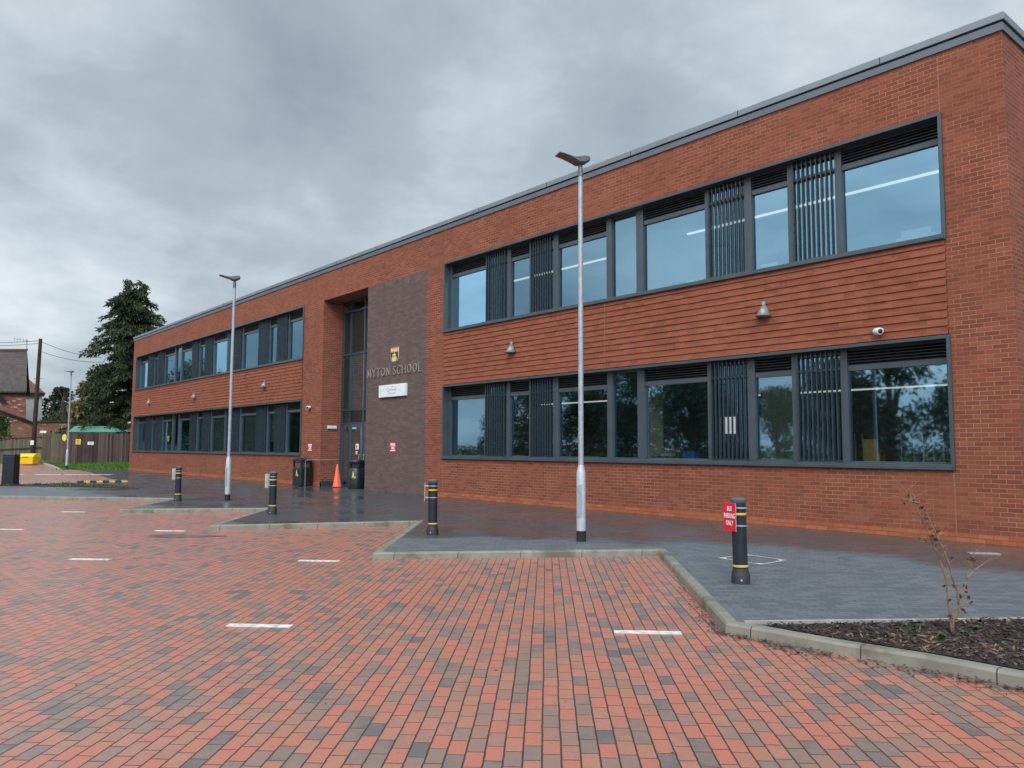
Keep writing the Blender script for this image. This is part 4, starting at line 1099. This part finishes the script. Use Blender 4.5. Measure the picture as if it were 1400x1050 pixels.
# narrow planting strip with moss behind the far kerb
mb = MB(); strip = [(-26.2, -5.95), (-28.4, -7.3), (-31.0, -9.6), (-32.0, -12), (-33.0, -12), (-32.6, -9.7), (-31.2, -6.9), (-29.2, -6.2)]
mb.sheet([(x, y, .012) for x, y in strip]); tag(mb.build('planting_strip', 'soil'), kind='structure')
mb = MB()
for _ in range(2600):
    x, y = rg.uniform(-33, -26), rg.uniform(-12, -5.9)
    if not inside(x, y, strip): continue
    chip(mb, Vector((x, y, .02+rg.uniform(0, .04))), rg.uniform(.02, .05), rg)
tag(mb.build('strip_litter', 'bark_chip', recalc=False), 'dark bark litter on the narrow strip behind the far kerb', 'bark mulch', kind='stuff')
mb = MB()
for _ in range(500):
    x, y = rg.uniform(-33, -26), rg.uniform(-12, -5.9)
    if not inside(x, y, strip) or math.sin(x*3)+math.sin(y*2.3) < .2: continue
    for q in range(3):
        a = rg.uniform(0, 6.28); d = Vector((math.cos(a), math.sin(a), 0))*.04
        p = Vector((x+rg.uniform(-.05, .05), y+rg.uniform(-.05, .05), .02)); mb.add([p-d, p+d, p+Vector((0, 0, rg.uniform(.05, .12)))], [(0, 1, 2)])
tag(mb.build('moss', 'weed_green', recalc=False), 'patchy green moss and weeds on the narrow strip', 'moss', kind='stuff')
# dark cabinet
t = empty('dark_bin', (-31.9, -9.19, 0), 'tall dark charcoal box bin with slightly tapered sides at the left edge', 'bin')
t.rotation_euler = (0, 0, YAW)
mb = MB(); mb.add([(-.24, -.2, 0), (.22, -.2, 0), (.22, .2, 0), (-.24, .2, 0), (-.23, -.19, 1.12), (.22, -.19, 1.12), (.22, .19, 1.12), (-.23, .19, 1.12)], [(0, 1, 5, 4), (1, 2, 6, 5), (2, 3, 7, 6), (3, 0, 4, 7), (0, 3, 2, 1), (4, 5, 6, 7)])
mb.build('body', 'bollard_black', t, bevel=.015)
MB().box(-.24, .23, -.20, .20, 1.122, 1.19).build('lid', 'bollard_black', t, bevel=.02)
MB().box(-.28, -.233, -.12, .12, .62, .86).build('side_box', 'bollard_base', t, bevel=.01)
# yellow grit bin
g = at(39.5, 634.5, 57); t = empty('grit_bin', tuple(g), 'bright yellow grit bin standing before the grey wooden fence', 'grit bin'); t.rotation_euler = (0, 0, YAW-.15)
mb = MB(); mb.add([(-.52, -.3, 0), (.52, -.3, 0), (.52, .3, 0), (-.52, .3, 0), (-.60, -.36, .45), (.60, -.36, .45), (.60, .36, .45), (-.60, .36, .45)], [(0, 1, 5, 4), (1, 2, 6, 5), (2, 3, 7, 6), (3, 0, 4, 7), (0, 3, 2, 1), (4, 5, 6, 7)])
mb.build('body', 'grit_yellow', t, bevel=.03)
mb = MB(); mb.prism([(-.63, -.40, .46), (-.63, -.37, .60), (-.63, -.1, .76), (-.63, .3, .76), (-.63, .39, .46)], (1.26, 0, 0)); mb.build('lid', 'grit_yellow', t, bevel=.025)
mb = MB(); mb.box(-.25, .25, -.425, -.39, .50, .54); mb.build('handle', 'road_yellow', t, bevel=.01)

# fences: each board an island in one panel mesh
def fence(a, b, h, mat, nm, lab, bw=.125, rails=()):
    a, b = Vector(a), Vector(b); t = empty(nm, tuple((a+b)/2), lab, 'fence'); c = (a+b)/2
    d = (b-a); L_ = Vector((d.x, d.y, 0)).length; n = int(L_/bw); u = Vector((d.x, d.y, 0)).normalized(); s_ = Vector((u.y, -u.x, 0))
    mb = MB(); r = random.Random(int(L_*100))
    for i in range(n):
        p = a.lerp(b, (i+.5)/n)-c; off = s_*(.014 if i % 2 else -.014)
        hh = h+r.uniform(-.04, .04)
        mb.obox(p+off+Vector((0, 0, hh/2-.1)), u*(bw*.47), s_*.010, Vector((r.uniform(-.01, .01), 0, hh/2)))
    mb.build('board_panel', mat, t)
    for i in range(0, n, max(1, int(1.9/bw))):
        p = a.lerp(b, (i+.5)/n)-c; MB().obox(p-s_*.09+Vector((0, 0, h/2)), u*.05, s_*.05, (0, 0, h/2+.04)).build('post', 'pole_wood', t)
    for z in rails: MB().obox((a+b)/2-c+s_*.05+Vector((0, 0, z*h)), d/2, s_*.02, (0, 0, .05)).build('rail', 'pole_wood', t)
    return t
fence(at(84, 634, 58.3), at(182, 632.5, 59.5), 2.30, 'fence_brown', 'brown_fence', 'dark brown close board wooden fence behind the grass')
fence(at(56, 627, 62), at(84, 634, 58.3)+Vector((0, .02, 0)), 2.25, 'fence_weathered', 'weathered_fence', 'greenish grey weathered fence panel angled beside the brown fence')
fence(at(-90, 636, 61), at(56, 628, 62), 1.75, 'fence_weathered', 'grey_fence', 'low grey wooden fence with dark rails behind the yellow grit bin', rails=(.52, .99))
# signs on fence and post
def plate(px, py, w, h, d, mat, nm, lab):
    p = at(px, py, d); o = MB().obox((0, 0, 0), rt*w/2, fw*.01, (0, 0, h/2)).build(nm, mat, loc=tuple(p)); tag(o, lab, 'sign')
    q = MB()
    for k in (-.25, 0, .25): q.obox(Vector((0, 0, k*h))-fw*.011, rt*w*.3, fw*.0015, (0, 0, h*.06))
    q.build('lettering', 'bronze_text' if 'yellow' in mat else 'letter_grey', o); return o
plate(107, 604, .36, .38, 57.9, 'sign_yellow', 'yellow_notice', 'square yellow notice on the brown fence right of the lamp post')
plate(124, 606, .44, .22, 57.9, 'white_plastic', 'white_notice', 'oblong white notice on the brown fence')
p = l3 + Vector((-.06, -.08, 2.02)); o = MB(); hexa = [(.0+.16*math.cos(R(60*k+30)), .19*math.sin(R(60*k+30))) for k in range(6)]
o.prism([rt*(x)+Vector((0, 0, z*1.35)) for x, z in hexa], fw*-.012); o = o.build('yellow_plate', 'sign_yellow', loc=tuple(p-rt*.14)); tag(o, 'yellow six sided plate strapped to the far lamp post', 'sign')
t = empty('post_sign', tuple(at(57, 628, 60)), 'small white sign on a short post beside the weathered fence', 'sign')
MB().lathe([(.04, 0), (.04, 2.0)], 10).build('post', 'fence_weathered', t)
MB().obox((0, 0, 2.08), rt*.24, fw*.02, (0, 0, .09)).build('plate', 'white_plastic', t)

# telegraph pole and wires
pb, ptop = at(44, 633, 60), at(55.5, 463, 60)
t = empty('telegraph_pole', tuple(pb), 'leaning dark wooden telegraph pole behind the yellow grit bin', 'telegraph pole')
MB().tube([Vector((0, 0, -.3)), (ptop-pb)*.5, ptop-pb], [.17, .15, .12], 14).build('pole', 'pole_wood', t, smooth=True)
mb = MB()
for k in (.68, .60, .52): mb.obox((ptop-pb)*k, rt*.35, fw*.015, (0, 0, .015))
mb.build('climbing_step', 'pole_wood', t)
c = (ptop-pb)*.165; MB().obox(c-fw*.18, rt*.13, fw*.01, (0, 0, .17)).build('notice', 'white_plastic', t)
def wire(a, b, sag, lab):
    pts = [a.lerp(b, i/12)-Vector((0, 0, sag*4*(i/12)*(1-i/12)))-a for i in range(13)]
    o = MB().tube(pts, .018, 5).build('overhead_wire', 'wire_black', loc=tuple(a)); tag(o, lab, 'wire', 'wires from the telegraph pole')
wire(ptop+Vector((0, 0, -.2)), at(140, 489, 66), .25, 'upper overhead wire running right from the pole into the conifer')
wire(ptop+Vector((0, 0, -.95)), at(140, 495, 66), .25, 'lower overhead wire running right from the pole')
wire(ptop+Vector((0, 0, -.15)), at(-60, 468, 62), .1, 'upper overhead wire running left above the house')
wire(ptop+Vector((0, 0, -.35)), at(-60, 472, 62), .12, 'lower overhead wire running left above the house')

# neighbouring houses
def hp(x, y, d): return at(x, y, d)
HB = at(-10, 630, 76); t = empty('brick_house', tuple(HB), 'mottled red brick house with a brown tiled roof at the left edge', 'house')
def rel(x, y, d): return at(x, y, d)-HB
e_l, e_r = rel(-120, 533, 76), rel(35.5, 533, 76); b_l, b_r = rel(-120, 640, 76), rel(35.5, 640, 76)
r_l, r_r = rel(-120, 480.5, 78.5), rel(33.5, 480.5, 78.5); bk = ray(35.5, 600)*5; bk.z = 0; bk = bk.lerp(bk, 1)
mb = MB(); mb.quad(b_l, b_r, e_r, e_l); mb.add([b_r, b_r+bk, e_r+bk, r_r, e_r], [(0, 1, 2, 3, 4)]); mb.quad(b_l+bk, b_r+bk, e_r+bk, e_l+bk); wl = mb.build('wall', 'house_brick', t)
me = wl.data
for pgn in me.polygons:
    for li in pgn.loop_indices:
        v = me.vertices[me.loops[li].vertex_index].co; me.uv_layers['UV'].data[li].uv = (v.dot(rt)*.62, v.z*.62)
ov = rt*.25
mb = MB(); mb.prism([e_l-fw*.3+Vector((0, 0, -.25)), e_r+ov-fw*.3+Vector((0, 0, -.25)), r_r+ov, r_l], Vector((0, 0, .12))); 
e_lb, e_rb = e_l+bk, e_r+bk; mb.prism([r_l, r_r+ov, e_rb+ov+fw*.3+Vector((0, 0, -.25)), e_lb+fw*.3+Vector((0, 0, -.25))], Vector((0, 0, .115)))
rf = mb.build('roof', 'roof_brown', t)
for pgn in rf.data.polygons:
    for li in pgn.loop_indices:
        v = rf.data.vertices[rf.data.loops[li].vertex_index].co; rf.data.uv_layers['UV'].data[li].uv = (v.dot(rt), v.z*1.5)
MB().obox((r_l+r_r+ov)/2+Vector((0, 0, .16)), (r_r+ov-r_l)/2, fw*.14, (0, 0, .09)).build('ridge', 'roof_red', rf)
MB().obox((e_l+e_r+ov)/2-fw*.36+Vector((0, 0, -.22)), (e_r+ov-e_l)/2, fw*.06, (0, 0, .07)).build('gutter', 'fascia_dark', t)
# lean-to in front
w0, w1, w2, w3 = rel(-60, 640, 74), rel(52, 640, 74), rel(52, 581, 74), rel(-60, 540, 74)
dd = ray(52, 600)*1.9; dd.z = 0
lean = MB().prism([w0, w1, w2, w3], dd).build('side_wall', 'house_brick', t)
for pgn in lean.data.polygons:
    for li in pgn.loop_indices:
        v = lean.data.vertices[lean.data.loops[li].vertex_index].co; lean.data.uv_layers['UV'].data[li].uv = (v.dot(rt)*.62, v.z*.62)
v0, v1 = rel(-62, 539, 74), rel(60, 583.5, 74)
vb = (v1-v0).normalized(); vn = vb.cross(fw).normalized()
MB().obox((v0+v1)/2+dd*.45, (v1-v0)/2, dd*.62, vn*.09).build('side_roof', 'fascia_dark', t)
ar = MB(); a0 = rel(36, 500, 78); a1 = rel(37, 464, 78); ar.tube([a0, a1], .03, 6); ar.tube([rel(18, 463, 78), rel(40, 466.5, 78)], .02, 6)
for k in range(5): p = rel(20+k*4, 463.3+k*.6, 78); ar.tube([p-Vector((0, 0, .25)), p+Vector((0, 0, .25))], .012, 5)
ar.build('aerial', 'lamp_grey', t)
MB().lathe([(.30, 0), (.34, .05)], 20, rel(1.5, 545, 75.6), -fw).build('wall_disc', 'fascia_dark', t)

HB2 = at(46, 632, 84); t = empty('rendered_house', tuple(HB2), 'white rendered house with a red hipped roof behind the telegraph pole', 'house')
def rel2(x, y, d): return at(x, y, d)-HB2
mb = MB(); a, b, c, d = rel2(20, 640, 84), rel2(57.5, 640, 84), rel2(57.5, 538, 84), rel2(20, 538, 84); bk2 = ray(57, 600)*6; bk2.z = 0
mb.prism([a, b, c, d], bk2); mb.build('wall', 'render_white', t)
MB().obox((c+d)/2-fw*.2+Vector((0, 0, -.02)), (c-d)/2+rt*.35, fw*.2, (0, 0, .12)).build('eaves', 'fascia_dark', t)
c2, d2 = c+rt*.45-fw*.3+Vector((0, 0, .1)), d-fw*.3+Vector((0, 0, .1)); ap = rel2(37, 516, 87); ap0 = rel2(0, 516, 87)
mb = MB(); cb = c2+bk2*1.1; db = d2+bk2*1.1
mb.add([d2, c2, ap, ap0, cb, db], [(0, 1, 2, 3), (1, 4, 2), (4, 5, 3, 2)]); rf = mb.build('roof', 'roof_red', t)
for pgn in rf.data.polygons:
    for li in pgn.loop_indices:
        v = rf.data.vertices[rf.data.loops[li].vertex_index].co; rf.data.uv_layers['UV'].data[li].uv = (v.dot(rt), v.z*1.5)

HB3 = at(90, 630, 72); t = empty('garden_building', tuple(HB3), 'low brown brick outbuilding with a dark flat roof edge behind the fence', 'outbuilding')
a, b = at(50, 640, 72)-HB3, at(128, 640, 72)-HB3; c, d = at(128, 577.5, 72)-HB3, at(50, 577.5, 72)-HB3; bk3 = ray(110, 600)*3; bk3.z = 0
w_ = MB().prism([a, b, c, d], bk3).build('wall', 'house_brick', t)
MB().obox((c+d)/2+bk3*.5+Vector((0, 0, .06)), (c-d)/2+rt*.15, bk3*.53, (0, 0, .08)).build('roof', 'fascia_dark', t)
# green roofed shed and pale roofed shed
SH = at(128, 640, 64); t = empty('green_shed', tuple(SH), 'shed with a pale green hipped roof showing above the brown fence', 'shed')
def rel3(x, y, d): return at(x, y, d)-SH
a, b, c, d = rel3(97, 640, 64), rel3(158, 640, 64), rel3(158, 592, 64), rel3(97, 592, 64); bk4 = fw*2.6; bk4.z = 0
MB().prism([a, b, c, d], bk4).build('wall', 'shed_green_dark', t)
MB().obox((c+d)/2-fw*.12, (c-d)/2+rt*.12, fw*.08, (0, 0, .10)).build('fascia', 'shed_green_dark', t)
c, d = c+rt*.15-fw*.18+Vector((0, 0, .1)), d-rt*.15-fw*.18+Vector((0, 0, .1)); cb, db = c+bk4*1.1, d+bk4*1.1
p, q = rel3(102, 582.5, 65.3), rel3(151, 582.5, 65.3)
MB().add([d, c, q, p, cb, db], [(0, 1, 2, 3), (1, 4, 2), (4, 5, 3, 2), (5, 0, 3)]).build('roof', 'shed_green', t)
SH2 = at(172, 640, 66); t = empty('pale_shed', tuple(SH2), 'low shed with a pale grey roof between green shed and school', 'shed')
a, b, c, d = [at(x, y, 66)-SH2 for x, y in ((160, 640), (190, 640), (190, 590), (160, 590))]
MB().prism([a, b, c, d], bk4).build('wall', 'fence_brown', t)
MB().add([d-rt*.2-fw*.2, c-fw*.2, c+bk4+Vector((0, 0, .35)), d-rt*.1+bk4+Vector((0, 0, .35)), d-rt*.2-fw*.2+Vector((0, 0, .12)), c-fw*.2+Vector((0, 0, .12)), c+bk4+Vector((0, 0, .47)), d-rt*.1+bk4+Vector((0, 0, .47))], [(0, 1, 2, 3), (4, 5, 6, 7), (0, 1, 5, 4), (1, 2, 6, 5), (2, 3, 7, 6), (3, 0, 4, 7)]).build('roof', 'pale_roof', t)

# ------------------------------------------------------------------ trees
def leaf(mb, p, d, s, r, asp=.5):
    d = d.normalized(); e = d.orthogonal(); e.rotate(Matrix.Rotation(r.uniform(0, 6.28), 3, d)); e = e.normalized()
    mb.add([p, p+d*s*.5+e*s*asp*.5, p+d*s, p+d*s*.5-e*s*asp*.5], [(0, 1, 2, 3)])
def conifer(base, H, rad, lab):
    r = random.Random(11); t = empty('conifer', tuple(base), lab, 'tree')
    tr = MB(); lf = MB()
    tr.tube([(0, 0, -.2), (.1, 0, H*.5), (.0, .0, H*.90)], [.42, .26, .06], 10)
    fork = Vector((.0, .0, H*.80))
    tips = [(-rt*.75+Vector((0, 0, H)), 0), (rt*.62+Vector((0, 0, H*.985)), 1)]
    for tp, _ in tips: tr.tube([fork, fork.lerp(tp, .5)+Vector((0, 0, .1)), tp], [.10, .06, .02], 6)
    br = MB()
    def bough(o, a, l, droop, dens):
        dirv = Vector((math.cos(a), math.sin(a), 0)); pts = []
        n = 7
        for i in range(n+1):
            f = i/n; pts.append(o+dirv*(l*f)+Vector((0, 0, .25*l*f-droop*l*f*f)))
        br.tube(pts, [.05*(1-f/8)*(.4+l/8) for f in range(n+1)], 4)
        for i in range(1, n+1):
            for _ in range(int(dens*(.4+l*.35))):
                f = r.random(); p = pts[i-1].lerp(pts[i], f)
                side = Vector((-dirv.y, dirv.x, 0))*r.uniform(-1, 1)*(.25+.40*l*(1-i/n*.6)*.5)
                p = p+side*r.random()+Vector((0, 0, r.uniform(-.12, .10)))
                d = dirv*r.uniform(.1, .9)+side*.5+Vector((0, 0, r.uniform(-1.2, .15)))
                leaf(lf, p, d, r.uniform(.18, .46), r, .30)
    z = H*.06
    while z < H*.93:
        f = z/H
        prof = rad*min(1.0, (1-f)/.30)**.75*(1.0 if f > .15 else .85)*(.86+.14*math.sin(f*31))
        k = r.randint(5, 7)
        for _ in range(k):
            a = r.uniform(0, 6.28); l = prof*r.uniform(.55, 1.22)
            if r.random() < .12: l *= 1.25
            bough(Vector((0, 0, z+r.uniform(-.2, .2))), a, max(.5, l), .40+.16*r.random(), 24)
        z += H*.020
    for tp, s in tips:
        for q in range(26):
            f = q/26; o = fork.lerp(tp, f); l = (.3+1.25*(1-f)**.9)
            bough(o, r.uniform(0, 6.28), l*r.uniform(.7, 1.15), .75, 13)
    tr.build('trunk', 'bark', t); br.build('branch', 'bark', t)
    lf.build('crown', 'conifer_leaf', t, recalc=False)
cb = at(174, 634, 68); cb.z = .3
conifer(cb, (at(172, 376, 68)-cb).z, 3.7, 'tall dark conifer with twin drooping tips behind the school end')

def bare_tree(base, H, spread, lab, mat='bare_wood', seed=1, nm='bare_tree'):
    r = random.Random(seed); t = empty(nm, tuple(base), lab, 'tree'); tr = MB(); br = MB()
    def grow(p, d, l, w, depth, mb):
        pts = [p]; dd = d.normalized()
        for i in range(4):
            dd = (dd+Vector((r.uniform(-.2, .2), r.uniform(-.2, .2), r.uniform(-.05, .15)))).normalized(); pts.append(pts[-1]+dd*l/4)
        mb.tube(pts, [w*(1-.14*i) for i in range(5)], 5)
        if depth == 0: return
        for k in range(r.randint(3, 4)):
            s = pts[r.randint(1, 4)]; nd = (dd+Vector((r.uniform(-1, 1), r.uniform(-1, 1), r.uniform(-.1, .7)))*spread).normalized()
            grow(s, nd, l*r.uniform(.55, .8), w*.55, depth-1, br)
    grow(Vector((0, 0, -.1)), Vector((0, 0, 1)), H*.42, H*.018, 4, tr)
    tr.build('trunk', mat, t); br.build('branch', mat, t); return t
b = at(104, 634, 74); b.z = .3; bare_tree(b, 8.8, .75, 'leafless tree with fine bare twigs left of the dark conifer', seed=4)

def crown_tree(base, H, rx, rz, mat, lab, nm='leafy_tree', n=2600, ls=.5, seed=1, trunk=.2, low=.25, cat='tree', droop=0., group=None):
    r = random.Random(seed); t = empty(nm, tuple(base), lab, cat, group); lf = MB(); tr = MB()
    tr.tube([(0, 0, -.2), (r.uniform(-.1, .1), r.uniform(-.1, .1), H*.35), (0, 0, H*.7)], [trunk, trunk*.8, trunk*.3], 8)
    cl = []
    for i in range(16):
        a = r.uniform(0, 6.28); f = r.uniform(-1, 1); rr = math.sqrt(max(0, 1-f*f))*r.uniform(.55, 1.0)
        c = Vector((math.cos(a)*rx*rr*.72, math.sin(a)*rx*rr*.72, H*(low+1)/2+f*rz*.72)); cl.append((c, r.uniform(.28, .5)*rx))
        tr.tube([(0, 0, H*r.uniform(.2, .5)), c*.6+Vector((0, 0, H*.18)), c], [trunk*.4, trunk*.2, .02], 5)
    for i in range(n):
        c, s = cl[i % len(cl)]
        v = Vector((r.gauss(0, 1), r.gauss(0, 1), r.gauss(0, 1))).normalized()*s*r.uniform(.45, 1.1)
        leaf(lf, c+v, v.normalized()+Vector((r.uniform(-.7, .7), r.uniform(-.7, .7), r.uniform(-.7, .7)-droop)), ls*r.uniform(.6, 1.3), r, .55)
    tr.build('trunk', 'bark', t); lf.build('crown', mat, t, recalc=False)
    return t
def g_(x, y, d, z=.2):
    p = at(x, y, d); p.z = z; return p
crown_tree(g_(78, 632, 90), 8.3, 1.75, 3.4, 'hedge_leaf', 'dark evergreen tree behind the low brick outbuilding', 'evergreen_tree', 4200, .35, 2, low=.2)
crown_tree(g_(118, 632, 73), 7.6, 2.0, 3.6, 'olive_leaf', 'pale olive brown willow like bush against the dark conifer', 'olive_tree', 4200, .40, 3, .12, low=.15, droop=1.2)
crown_tree(g_(137, 632, 72), 9.0, 1.8, 4.2, 'conifer_leaf', 'dark green bushy evergreen joining the left flank of the conifer', 'evergreen_tree', 4000, .38, 5, low=.15, droop=.8)
crown_tree(g_(78, 632, 78), 4.6, 2.4, 1.6, 'green_leaf', 'grey green shrub mass above the outbuilding roof edge', 'shrub', 2200, .28, 6, .1, low=.2, cat='shrub')
crown_tree(g_(83, 630, 70), 3.2, .5, .9, 'green_leaf', 'small ivy like shrub beside the far lamp post above the fence', 'shrub', 500, .22, 7, .05, low=.3, cat='shrub')
crown_tree(g_(-4, 632, 70), 4.4, .9, 1.9, 'green_leaf', 'green bush before the brick house at the left edge', 'shrub', 900, .26, 9, .06, low=.2, cat='shrub')

# trees across the road behind the camera (they show in the glass)
proto = [crown_tree((0, 0, -.15), 9.5, 3.8, 4.6, 'far_leaf', 'tree across the road mirrored in the windows', 'roadside_tree', 8000, .30, 21, .3, low=.0, group='trees across the road'),
         crown_tree((0, 0, -.15), 8.0, 3.4, 3.9, 'far_leaf', 'tree across the road mirrored in the windows', 'roadside_tree', 7500, .30, 22, .3, low=.0, group='trees across the road')]
used = [False, False]
rr_ = random.Random(8)
for i in range(62):
    if i < 30: x = -60+i*3.6+rr_.uniform(-1.2, 1.2); y = -42+rr_.uniform(-4, 4)
    elif i >= 46: x = -78-(i-46)*3.3+rr_.uniform(-1, 1); y = -13-rr_.uniform(0, 4)
    else: x = -66-(i-30)*3.2+rr_.uniform(-1, 1); y = -19-(i-30)*.6+rr_.uniform(-3, 2)
    k = rr_.randint(0, 1)
    o = proto[k] if not used[k] else copy_tree(proto[k]); used[k] = True
    s = rr_.uniform(.72, 1.18); o.location = (x, y, -.15); o.scale = (s, s, s); o.rotation_euler = (0, 0, rr_.uniform(0, 6.28))

# clipped hedge at the foot of those trees
hd = empty('roadside_hedge', (-30, -36, -.15), 'long brown clipped hedge across the road mirrored in the windows', 'hedge'); mb = MB(); r = random.Random(12)
for _ in range(16000):
    p = Vector((r.uniform(-55, 62), r.uniform(-.7, .7), r.uniform(0, 1.9))); leaf(mb, p, Vector((r.uniform(-1, 1), r.uniform(-1, 1), r.uniform(-.5, 1))), r.uniform(.18, .34), r, .6)
mb.build('foliage', 'hedge_brown', hd, recalc=False)
mb = MB()
for x in range(-54, 62, 4): mb.tube([(x, 0, 0), (x+.2, 0, 1.5)], [.06, .02], 5)
mb.build('stem', 'bark', hd)

# scattered dead leaves and grit on the forecourt
mb = MB(); r = random.Random(31)
for _ in range(420):
    x, y = r.uniform(-16, 7), r.uniform(-13.5, -1.0)
    onp = inside(x, y, [(q[0], q[1]) for q in KERB]+[(-45, 10), (16, 10)])
    chip(mb, Vector((x, y, (0.004 if onp else GZ+.004))), r.uniform(.005, .014), r)
tag(mb.build('leaf_litter', 'dead_leaf', recalc=False), 'tiny scattered dead leaves and grit on the forecourt paving', 'leaf litter', kind='stuff')
